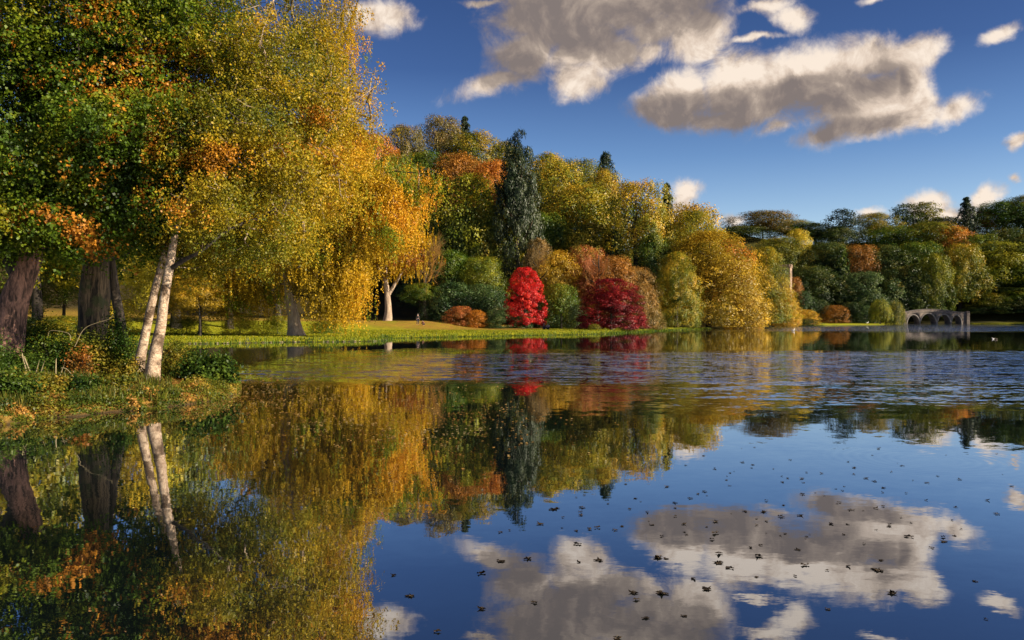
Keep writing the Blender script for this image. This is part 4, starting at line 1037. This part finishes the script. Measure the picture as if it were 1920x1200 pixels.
# fringes on the far banks
def shore_pts(i0, i1, step, jit, seed):
    rng = np.random.default_rng(seed); out = []
    for i in range(i0, i1):
        a, b = SH[i], SH[i + 1]; m_ = max(1, int(np.linalg.norm(b - a) / step))
        for q in range(m_): out.append(a + (b - a) * q / m_ + rng.normal(size=2) * jit)
    out = np.array(out); z = height(out[:, 0], out[:, 1]); return np.stack([out[:, 0], out[:, 1], np.maximum(z, 0) - .02], 1)
iA = 22; iB = 42
p = shore_pts(iA, iB, .018, .30, 11)
tag(link('shore_grass', blades('shore_grass', p, .26, .05, 12, .8, [(.05, .11, .01), (.12, .19, .012), (.22, .26, .02), (.03, .06, .01)]), M['leaf']),
    'long grass fringe along the edge of the far lawn', 'grass', kind='stuff')
p = scatter(90000, -40, 16, 62, 135, 13, .3); p = p[(np.random.default_rng(1).uniform(0, 1, len(p)) < .8) & ((p[:, 1] < 119) | (p[:, 0] > 2)) & (SN(44, 7)(p) > -.9)]
tag(link('lawn_grass', blades('lawn_grass', p, .10, .06, 13, .9, [(.15, .19, .008), (.27, .28, .01), (.38, .34, .015)]), M['leaf']),
    'sunlit lawn grass on the far bank', 'grass', kind='stuff')
# pale stones at the inlet bank
p = shore_strip(21, 31, 380, -.1, .25, 14); rng = np.random.default_rng(15)
ico = bmesh.new(); bmesh.ops.create_icosphere(ico, subdivisions=1, radius=1.0)
iv = np.array([v.co[:] for v in ico.verts]); fi = np.array([[v.index for v in f.verts] for f in ico.faces]); ico.free()
Vs = []; Fs = []
for q_, pt in enumerate(p):
    sc_ = rng.uniform(.03, .13) * np.array([1.3, 1, .6]); Vs.append(iv * sc_ * rng.uniform(.8, 1.2, (len(iv), 1)) + [pt[0], pt[1], .05]); Fs.append(fi + q_ * len(iv))
tag(link('shore_stones', mesh_np('shore_stones', np.vstack(Vs), np.vstack(Fs)), plain('pale_stone', (.28, .22, .13), .9, .4, 3)),
    'line of small pale stones along the inlet bank', 'stones', kind='stuff')

# dead iris blades and arching bramble canes on the bank
def cane(name, pts, rad, label, cat, mat='stem', group=None):
    V, Fq = poly_tube(pts, rad, 6); b = np.array(pts[0])
    o = link(name, mesh_np(name, V - b, Fq, smooth=True), M[mat], None, tuple(b)); tag(o, label, cat, group); return o
cane('bramble_cane', [at(132, 638, 20), at(128, 625, 20), at(95, 620, 20), at(90, 632, 20)], [.008, .008, .006, .004], 'dry cane arching low left of the massive trunk', 'cane')
cane('bramble_cane', [at(140, 650, 20), at(160, 615, 20), at(205, 598, 20), at(212, 588, 20)], [.010, .009, .006, .003], 'long pale cane arching across the massive trunk', 'cane')
cane('bramble_cane', [at(115, 690, 18.6), at(125, 692, 18.6), at(142, 712, 18.6)], [.012, .010, .008], 'bent dry cane lying on the bank in front of the bushes', 'cane')
for q_, (x0, y0, x1, y1) in enumerate([(52, 708, 40, 662), (60, 708, 44, 668), (66, 702, 72, 676), (74, 704, 82, 676), (104, 702, 104, 672), (112, 704, 120, 680), (45, 700, 35, 650)]):
    pass
rng = np.random.default_rng(77); pts_ = []
fl = empty('iris_clump', tuple(at(75, 706, 18.8))); tag(fl, 'clump of dry upright iris blades at the left of the bank', 'plant')
b0 = at(75, 706, 18.8)
for (x0, y0, x1, y1) in [(52, 708, 40, 662), (60, 708, 44, 668), (66, 702, 72, 676), (74, 704, 82, 676), (104, 702, 104, 672), (112, 704, 120, 680)]:
    a = at(x0, y0, 18.8) - b0; b = at(x1, y1, 18.8) - b0; w_ = .012
    V = np.array([a + [-w_, 0, 0], a + [w_, .01, 0], b + [w_ * .2, .03, 0], b + [-w_ * .5, .02, -.05], a + [-w_, .012, 0], a + [w_, .022, 0], b + [w_ * .2, .042, 0], b + [-w_ * .5, .032, -.05]])
    link('blade', mesh_np('blade', V, np.array([[0, 1, 2, 3], [5, 4, 7, 6], [1, 5, 6, 2], [4, 0, 3, 7]])), M['stem'], fl)


# ------------------------------------------------------------------ stone bridge
def build_bridge():
    YB = 338.0; xa, xb = (1690 - 960) / F * YB, (1811 - 960) / F * YB
    root = empty('stone_bridge', ((xa + xb) / 2, YB, 0)); tag(root, 'old arched stone bridge at the far right end of the lake', 'bridge')
    x0 = xa - (xa + xb) / 2; L = xb - xa; Wd = 2.2
    s = YB / F
    def lx(px): return (px - 960) * s - (xa + xb) / 2
    tops = [(1690, 587.5), (1700, 583.8), (1712, 581.6), (1730, 580.2), (1750, 580.3), (1770, 582.2), (1790, 585), (1800, 586), (1811, 586.5)]
    tx = [lx(a) for a, b in tops]; tz = [CAMZ + (HZ - b) * s for a, b in tops]
    arches = [(1696.5, 1719, 591), (1721, 1750, 588.3), (1753, 1776.5, 590), (1779, 1797, 591.5)]
    ar = [((lx(a) + lx(b)) / 2, (lx(b) - lx(a)) / 2, CAMZ + (HZ - t) * s) for a, b, t in arches]
    xs = np.unique(np.concatenate([np.linspace(x0, x0 + L, 160)] + [np.linspace(c - r, c + r, 25) for c, r, h in ar] + [[c - r - 1e-3, c + r + 1e-3] for c, r, h in ar]))
    def bot(x):
        for c, r, h in ar:
            if abs(x - c) <= r: return max(0, h) * math.sqrt(max(0, 1 - ((x - c) / r) ** 2)) ** .9 - .02
        return -.6
    bz = np.array([bot(x) for x in xs]); tzz = np.interp(xs, tx, tz); n = len(xs)
    V = np.concatenate([np.stack([xs, np.full(n, y), z], 1) for y in (-Wd, Wd) for z in (bz, tzz)])
    i = np.arange(n - 1)
    Fq = np.concatenate([np.stack([i, i + 1, n + i + 1, n + i], 1), np.stack([2 * n + i + 1, 2 * n + i, 3 * n + i, 3 * n + i + 1], 1),
                         np.stack([n + i, n + i + 1, 3 * n + i + 1, 3 * n + i], 1), np.stack([i + 1, i, 2 * n + i, 2 * n + i + 1], 1)])
    link('wall', mesh_np('wall', V, Fq), M['stone'], root)
    # arch rings
    for c, r, h in ar:
        an = np.linspace(0, math.pi, 33); ri = np.stack([c + r * np.cos(an), h * np.sin(an)], 1); ro = np.stack([c + (r + .38) * np.cos(an), (h + .40) * np.sin(an)], 1)
        m_ = len(an); V = np.concatenate([np.stack([q[:, 0], np.full(m_, y), q[:, 1]], 1) for y in (-Wd - .10, -Wd + .3) for q in (ri, ro)])
        i = np.arange(m_ - 1)
        Fq = np.concatenate([np.stack([i, i + 1, m_ + i + 1, m_ + i], 1), np.stack([m_ + i, m_ + i + 1, 3 * m_ + i + 1, 3 * m_ + i], 1), np.stack([i + 1, i, 2 * m_ + i, 2 * m_ + i + 1], 1)])
        link('arch_ring', mesh_np('arch_ring', V, Fq), M['ring'], root)
    # coping and end pillar
    def strip(z0, z1, y0, y1, name):
        V = np.concatenate([np.stack([xs, np.full(n, y), tzz + z], 1) for y in (y0, y1) for z in (z0, z1)]); i = np.arange(n - 1)
        Fq = np.concatenate([np.stack([i, i + 1, n + i + 1, n + i], 1), np.stack([2 * n + i + 1, 2 * n + i, 3 * n + i, 3 * n + i + 1], 1),
                             np.stack([n + i, n + i + 1, 3 * n + i + 1, 3 * n + i], 1), np.stack([i + 1, i, 2 * n + i, 2 * n + i + 1], 1)])
        link(name, mesh_np(name, V, Fq), M['ring'], root)
    strip(-.02, .16, -Wd - .12, -Wd + .5, 'coping'); strip(-1.05, -.92, -Wd - .09, -Wd + .05, 'string_course')
    for px in (1691, 1809):
        bm = bmesh.new(); bmesh.ops.create_cube(bm, size=1); zt = CAMZ + (HZ - 585) * s
        bmesh.ops.scale(bm, vec=(1.3, 1.3, zt + .8), verts=bm.verts); bmesh.ops.translate(bm, vec=(lx(px), -Wd + .2, (zt + .2) / 2 - .2), verts=bm.verts)
        bmesh.ops.bevel(bm, geom=bm.edges[:], offset=.06, segments=1, affect='EDGES')
        me = bpy.data.meshes.new('pillar'); bm.to_mesh(me); bm.free(); link('pillar', me, M['stone'], root)
build_bridge()

# ------------------------------------------------------------------ stone tower behind the trees
def build_tower():
    Y = 335.0; X = (1471 - 960) / F * Y; gz = hz1(X, Y); zt = CAMZ + (HZ - 500) / F * Y
    root = empty('stone_tower', (X, Y, gz - .3), R(-28)); tag(root, 'battlemented stone tower rising behind the gold-edged beech', 'tower')
    H = zt - gz; w = 2.6
    def box(bm, cx, cy, cz, sx_, sy_, sz_):
        r = bmesh.ops.create_cube(bm, size=1); bmesh.ops.scale(bm, vec=(sx_, sy_, sz_), verts=r['verts']); bmesh.ops.translate(bm, vec=(cx, cy, cz), verts=r['verts'])
    bm = bmesh.new(); box(bm, 0, 0, H / 2, 2 * w, 2 * w, H); me = bpy.data.meshes.new('wall'); bm.to_mesh(me); bm.free(); link('wall', me, M['stone_pale'], root)
    bm = bmesh.new(); box(bm, 0, 0, H * .80, 2 * w + .3, 2 * w + .3, .3); box(bm, 0, 0, H - .05, 2 * w + .4, 2 * w + .4, .35)
    me = bpy.data.meshes.new('cornice'); bm.to_mesh(me); bm.free(); link('cornice', me, M['stone_pale'], root)
    bm = bmesh.new()
    for k in range(4):
        q = -w + .5 + k * (2 * w - 1) / 3
        for a, b in ((q, -w), (q, w), (-w, q), (w, q)): box(bm, a * .98, b * .98, H + .62, .75, .75, 1.0)
    me = bpy.data.meshes.new('battlement'); bm.to_mesh(me); bm.free(); link('battlement', me, M['stone_pale'], root)
    for a, b, sx_, sy_ in ((0, -w, 1.0, .12), (w, 0, .12, 1.0)):
        bm = bmesh.new(); box(bm, a, b, H - 2.8, sx_, sy_, 2.2); me = bpy.data.meshes.new('louvre_window'); bm.to_mesh(me); bm.free(); link('louvre_window', me, M['black'], root)
build_tower()

# ------------------------------------------------------------------ people
def skin_obj(name, verts, edges, radii, mat, parent, rootv=0):
    me = bpy.data.meshes.new(name); me.from_pydata([tuple(v) for v in verts], edges, []); me.update()
    o = link(name, me, mat, parent)
    m_ = o.modifiers.new('skin', 'SKIN'); m_.use_smooth_shade = True
    for i, r in enumerate(radii):
        sv = me.skin_vertices[0].data[i]; rr_ = r if isinstance(r, tuple) else (r, r); sv.radius = rr_; sv.use_root = (i == rootv)
    s_ = o.modifiers.new('sub', 'SUBSURF'); s_.levels = 1; s_.render_levels = 1
    return o
def person(label, loc, rz, pose, top, bottom, hair, scale=1.0, group=None):
    root = empty('person', loc, rz); root.scale = (scale,) * 3; tag(root, label, 'person', group)
    if pose == 'stand':
        J = dict(pel=(0, 0, .95), sp=(0, .01, 1.15), ch=(0, .0, 1.36), nk=(0, -.01, 1.50), hd=(0, -.02, 1.60), ht=(0, -.02, 1.71),
                 s1=(.19, 0, 1.42), e1=(.27, .02, 1.14), w1=(.25, -.10, .92), h1=(.24, -.13, .84), s2=(-.19, 0, 1.42), e2=(-.30, .03, 1.15), w2=(-.27, -.08, .92), h2=(-.26, -.11, .84),
                 p1=(.10, 0, .90), k1=(.12, -.02, .50), a1=(.13, .02, .09), t1=(.14, -.14, .03), p2=(-.10, 0, .90), k2=(-.13, -.01, .50), a2=(-.15, .03, .09), t2=(-.17, -.12, .03))
    elif pose == 'walk':
        J = dict(pel=(0, 0, .93), sp=(0, -.01, 1.13), ch=(0, -.03, 1.34), nk=(0, -.05, 1.48), hd=(0, -.07, 1.58), ht=(0, -.06, 1.69),
                 s1=(.18, -.03, 1.40), e1=(.23, .14, 1.17), w1=(.22, .10, .95), h1=(.21, .07, .87), s2=(-.18, -.03, 1.40), e2=(-.23, -.12, 1.17), w2=(-.20, -.28, 1.02), h2=(-.19, -.34, .97),
                 p1=(.10, 0, .88), k1=(.10, -.22, .52), a1=(.10, -.28, .09), t1=(.10, -.44, .04), p2=(-.10, 0, .88), k2=(-.10, .10, .49), a2=(-.10, .38, .16), t2=(-.10, .28, .05))
    elif pose == 'sit':     # on the grass, knees drawn up
        J = dict(pel=(0, .05, .14), sp=(0, .08, .34), ch=(0, .04, .55), nk=(0, -.01, .68), hd=(0, -.04, .78), ht=(0, -.04, .89),
                 s1=(.18, .02, .61), e1=(.25, -.16, .42), w1=(.14, -.36, .40), h1=(.08, -.42, .40), s2=(-.18, .02, .61), e2=(-.25, -.16, .42), w2=(-.14, -.36, .40), h2=(-.08, -.42, .42),
                 p1=(.10, .02, .13), k1=(.14, -.36, .44), a1=(.13, -.58, .09), t1=(.13, -.72, .04), p2=(-.10, .02, .13), k2=(-.14, -.36, .44), a2=(-.13, -.58, .09), t2=(-.13, -.72, .04))
    else:                   # crouch
        J = dict(pel=(0, .10, .30), sp=(0, .04, .48), ch=(0, -.10, .66), nk=(0, -.20, .76), hd=(0, -.26, .84), ht=(0, -.27, .95),
                 s1=(.17, -.12, .70), e1=(.22, -.30, .50), w1=(.14, -.44, .32), h1=(.12, -.48, .25), s2=(-.17, -.12, .70), e2=(-.22, -.30, .50), w2=(-.14, -.44, .32), h2=(-.12, -.48, .25),
                 p1=(.10, .08, .28), k1=(.15, -.28, .42), a1=(.14, -.05, .09), t1=(.14, -.20, .03), p2=(-.10, .08, .28), k2=(-.15, -.28, .42), a2=(-.14, -.05, .09), t2=(-.14, -.20, .03))
    rd = dict(pel=.13, sp=.125, ch=.14, nk=.055, hd=.095, ht=.07, s1=.065, e1=.045, w1=.03, h1=.034, s2=.065, e2=.045, w2=.03, h2=.034,
              p1=.095, k1=.06, a1=.042, t1=.032, p2=.095, k2=.06, a2=.042, t2=.032)
    E = [('pel', 'sp'), ('sp', 'ch'), ('ch', 'nk'), ('nk', 'hd'), ('hd', 'ht'), ('ch', 's1'), ('s1', 'e1'), ('e1', 'w1'), ('w1', 'h1'), ('ch', 's2'), ('s2', 'e2'), ('e2', 'w2'), ('w2', 'h2'),
         ('pel', 'p1'), ('p1', 'k1'), ('k1', 'a1'), ('a1', 't1'), ('pel', 'p2'), ('p2', 'k2'), ('k2', 'a2'), ('a2', 't2')]
    names = list(J); vs = [Vector(J[k]) for k in names]; rs = [rd[k] for k in names]; es = [(names.index(a), names.index(b)) for a, b in E]
    for side, w_, h_ in ((1, 'w1', 'h1'), (-1, 'w2', 'h2')):      # four fingers and a thumb on each hand
        hv = Vector(J[h_]); d = (hv - Vector(J[w_])).normalized(); sidev = d.cross(Vector((0, 0, 1)) if abs(d.z) < .9 else Vector((1, 0, 0))).normalized()
        for f in range(5):
            if f == 4: a = hv + sidev * .03; b = a + (d * .5 + sidev).normalized() * .045; root_i = names.index(h_)
            else: a = hv + d * .035 + sidev * (f - 1.5) * .017; b = a + d * (.055, .065, .06, .045)[f]
            vs += [a, b]; rs += [.010, .008]; es += [(names.index(h_), len(vs) - 2), (len(vs) - 2, len(vs) - 1)]
    # nose
    hv = Vector(J['hd']); vs.append(hv + Vector((0, -.105, -.005))); rs.append(.014); es.append((names.index('hd'), len(vs) - 1))
    skin_obj('body', vs, es, rs, M['skin'], root)
    def garment(name, keys, eds, grow, mat, ext=None):
        v_ = [Vector(J[k]) for k in keys]; skin_obj(name, v_, [(keys.index(a), keys.index(b)) for a, b in eds], [rd[k] + grow for k in keys], M[mat], root)
    garment('jacket', ['pel', 'sp', 'ch', 's1', 'e1', 'w1', 's2', 'e2', 'w2'], [('pel', 'sp'), ('sp', 'ch'), ('ch', 's1'), ('s1', 'e1'), ('e1', 'w1'), ('ch', 's2'), ('s2', 'e2'), ('e2', 'w2')], .022, top)
    garment('trousers', ['pel', 'p1', 'k1', 'a1', 'p2', 'k2', 'a2'], [('pel', 'p1'), ('p1', 'k1'), ('k1', 'a1'), ('pel', 'p2'), ('p2', 'k2'), ('k2', 'a2')], .016, bottom)
    bm = bmesh.new(); bmesh.ops.create_uvsphere(bm, u_segments=14, v_segments=9, radius=.118)
    bmesh.ops.delete(bm, geom=[v for v in bm.verts if v.co.y < -.03 and v.co.z < .035 or v.co.z < -.06], context='VERTS')
    bmesh.ops.translate(bm, vec=Vector(J['hd']) + Vector((0, .012, .04)), verts=bm.verts)
    me = bpy.data.meshes.new('hair'); bm.to_mesh(me); bm.free(); h_ = link('hair', me, M[hair], root)
    for pth in me.polygons: pth.use_smooth = True
    return root
def gp(px, Y): X = (px - 960) / F * Y; return (X, Y, hz1(X, Y))
person('person standing on the lawn in a dark open jacket over a white shirt', gp(783.5, 131), .2, 'stand', 'black', 'navy', 'hair_grey')
person('small person in maroon crouching on the grass beside the standing one', gp(794, 131), -.6, 'crouch', 'maroon', 'black', 'hair_dark', .85)
person('person in pale clothes walking in the shade behind the standing man', gp(786.5, 154), 0.1, 'walk', 'pink', 'jeans', 'hair_grey', .95)
person('person in dark clothes sitting on the lawn, left of a pair', gp(1020, 129), .1, 'sit', 'maroon', 'navy', 'hair_grey', 1.05)
person('person in pale top sitting on the lawn, right of a pair', gp(1027.5, 129), -.2, 'sit', 'pink', 'black', 'hair_grey', 1.05)

# white shirt front on the standing man is a child garment
# ------------------------------------------------------------------ birds
def bird(name, label, loc, rz, mat, s=1.0, land=False, cat='duck', neck=.22):
    root = empty(name, loc, rz); root.scale = (s,) * 3; tag(root, label, cat)
    z = .16 if land else .05
    vs = [(0, .30, z + .10), (0, .14, z + .05), (0, -.08, z + .06), (0, -.20, z + .12), (0, -.24, z + .12 + neck * .6), (0, -.27, z + .12 + neck), (0, -.33, z + .11 + neck)]
    skin_obj('body', vs, [(i, i + 1) for i in range(6)], [.03, (.12, .09), (.13, .11), .07, .045, .055, .03], M[mat], root, 2)
    skin_obj('bill', [(0, -.34, z + .11 + neck), (0, -.41, z + .10 + neck)], [(0, 1)], [(.022, .014), (.018, .008)], M['beak'], root)
    for sd in (-1, 1): skin_obj('wing', [(sd * .10, -.08, z + .10), (sd * .12, .08, z + .10), (sd * .06, .26, z + .12)], [(0, 1), (1, 2)], [(.03, .07), (.03, .07), .02], M[mat], root)
    if land:
        for sd in (-1, 1): skin_obj('leg', [(sd * .05, 0, z), (sd * .05, -.01, .01), (sd * .05, -.07, .008)], [(0, 1), (1, 2)], [.014, .010, .010], M['beak'], root)
    return root
def wp(px, py): x, y = wl(px, py); return (x, y, 0)
bird('swan', 'white swan on the water below the yellow lakeside shrubs', wp(1487, 620.5), 1.2, 'feather', .9, cat='swan', neck=.4)
bird('duck', 'white and brown duck on the water at far right', wp(1862, 636), -1.4, 'feather', .45)
bird('duck', 'brown duck on the water right beside the white and brown one', wp(1868, 637), -1.3, 'feather_dark', .5)
bird('goose', 'pale goose standing on the small far lawn, left of two', gp(1626, 296), 1.5, 'feather', 1.6, True, 'goose', .3)
bird('goose', 'dark goose standing on the small far lawn, right of two', gp(1640, 297), 1.4, 'feather_dark', 1.4, True, 'goose', .3)
# dark wooden post on the lawn left of the pale trunk
bm = bmesh.new(); bmesh.ops.create_cube(bm, size=1); bmesh.ops.scale(bm, vec=(.28, .28, 1.25), verts=bm.verts); bmesh.ops.translate(bm, vec=(0, 0, .62), verts=bm.verts)
bmesh.ops.bevel(bm, geom=bm.edges[:], offset=.03, segments=2, affect='EDGES'); me = bpy.data.meshes.new('post'); bm.to_mesh(me); bm.free()
pr = empty('wooden_post', gp(706, 160)); tag(pr, 'dark wooden post with flat cap left of the pale lawn tree trunk', 'post'); link('post', me, M['wood'], pr)
bm = bmesh.new(); bmesh.ops.create_cube(bm, size=1); bmesh.ops.scale(bm, vec=(.62, .4, .14), verts=bm.verts); bmesh.ops.translate(bm, vec=(0, 0, 1.33), verts=bm.verts)
bmesh.ops.bevel(bm, geom=bm.edges[:], offset=.03, segments=2, affect='EDGES'); me = bpy.data.meshes.new('cap'); bm.to_mesh(me); bm.free(); link('cap', me, M['wood'], pr)

# ------------------------------------------------------------------ leaves floating on the open water
def float_leaf(seed):
    r = random.Random(seed); bm = bmesh.new(); k = r.randint(1, 3)
    for q in range(k):
        ox, oy = (0, 0) if q == 0 else (r.uniform(-.06, .06), r.uniform(-.05, .05)); ro = r.uniform(0, 6.28); s_ = r.uniform(.7, 1.1)
        pts = []; nl = r.choice((2, 3, 5)); am = r.uniform(.15, .4)
        for i in range(15):
            a = i / 15 * 6.283; rad_ = .042 * (1 + am * math.cos(nl * a)) * (1.5 if i < 3 or i > 12 else .85) * r.uniform(.7, 1.25) * s_
            pts.append((ox + math.cos(a + ro) * rad_, oy + math.sin(a + ro) * rad_, .004 + .32 * rad_ * r.uniform(-.05, 1) * (1.0 if r.random() < .6 else .1)))
        c = bm.verts.new((ox, oy, .006)); vv = [bm.verts.new(p_) for p_ in pts]
        for i in range(15): bm.faces.new((c, vv[i], vv[(i + 1) % 15]))
    r_ = bmesh.ops.solidify(bm, geom=bm.faces[:], thickness=.0015)
    me = bpy.data.meshes.new('floating_leaf'); bm.to_mesh(me); bm.free(); me.materials.append(M['wetleaf']); return me
FL = [float_leaf(k) for k in range(6)]
lp = [(1670, 1112), (1208, 1160), (1408, 1028), (1425, 1022), (1350, 1038), (1422, 1043), (1345, 1055), (1371, 1066), (1512, 1060), (1550, 1070), (1590, 1062), (1652, 1051), (1643, 1070), (1707, 1007), (1745, 1027),
      (1621, 1020), (1582, 1003), (1496, 1031), (1668, 988), (1588, 983), (1558, 982), (1655, 950), (1640, 953), (1500, 967), (1430, 960), (1398, 960), (1343, 1000), (1336, 1012), (1300, 1085), (1325, 1105),
      (1828, 1090), (1420, 1082), (1490, 1080), (1237, 1045), (1190, 1113), (1240, 1113), (1230, 1046), (1247, 1047), (1118, 990), (1195, 1125), (1085, 1055), (1123, 1051), (990, 1049), (936, 1052), (900, 1076),
      (955, 995), (940, 998), (1013, 983), (1038, 956), (1090, 966), (1106, 993), (1180, 955), (1214, 960), (1265, 943), (1165, 987), (1220, 984), (1085, 1021), (818, 1185), (905, 1143), (738, 1079), (768, 1119),
      (1550, 1142), (1850, 1162), (1785, 976), (1850, 938), (1758, 893), (1412, 872), (1410, 878), (1340, 878), (1376, 884), (1600, 890), (1640, 903), (1655, 915), (1566, 917), (1880, 890), (1900, 912), (1465, 893),
      (1770, 1016), (1160, 1198), (1280, 1155), (1000, 1130), (1055, 970), (1297, 935), (1140, 945), (1190, 935), (1505, 905), (1545, 930), (1700, 925), (1735, 938), (1790, 1005), (1868, 964)]
rnd = random.Random(12)
while len(lp) < 190:
    px, py = rnd.gauss(1420, 260), rnd.uniform(838, 1010)
    if 880 < px < 1915 and py > 820: lp.append((px, py))
for q_, (px, py) in enumerate(lp):
    x, y = wl(px, py); o = bpy.data.objects.new('floating_leaf', FL[q_ % 6]); COL.objects.link(o)
    s_ = (.60 if q_ < 60 else .42) * rnd.uniform(.5, 1.25); o.location = (x, y, .002); o.rotation_euler = (0, 0, rnd.uniform(0, 6.28)); o.scale = (s_, s_, s_ * rnd.uniform(.8, 2.0))
    tag(o, 'dark curled autumn leaf floating on the open water', 'leaf', 'dark leaves floating on the water')
rng = np.random.default_rng(33); n = 2600
px = np.concatenate([rng.normal(460, 90, 1500), rng.normal(760, 150, 1100)]); py = np.concatenate([rng.normal(738, 26, 1500), rng.normal(775, 36, 1100)])
k = py > 700; px, py = px[k], py[k]; Y = CAMZ * F / (py - HZ); X = (px - 960) / F * Y; k = lake_dist(X, Y) < -.03; X, Y = X[k], Y[k]; n = len(X)
C = np.stack([X, Y, np.full(n, .006) + rng.uniform(0, .01, n)], 1)
tag(link('floating_leaves', leaf_mesh('floating_leaves', C, rng.normal(size=(n, 3)) * .08 + [0, 0, 1], .055, rng, palette([(.25, .12, .03), (.45, .25, .06), (.6, .45, .2)], 34, 1)(C, rng), .8), M['leaf']),
    'pale fallen leaves drifting on the water around the bank tip', 'leaves', kind='stuff')
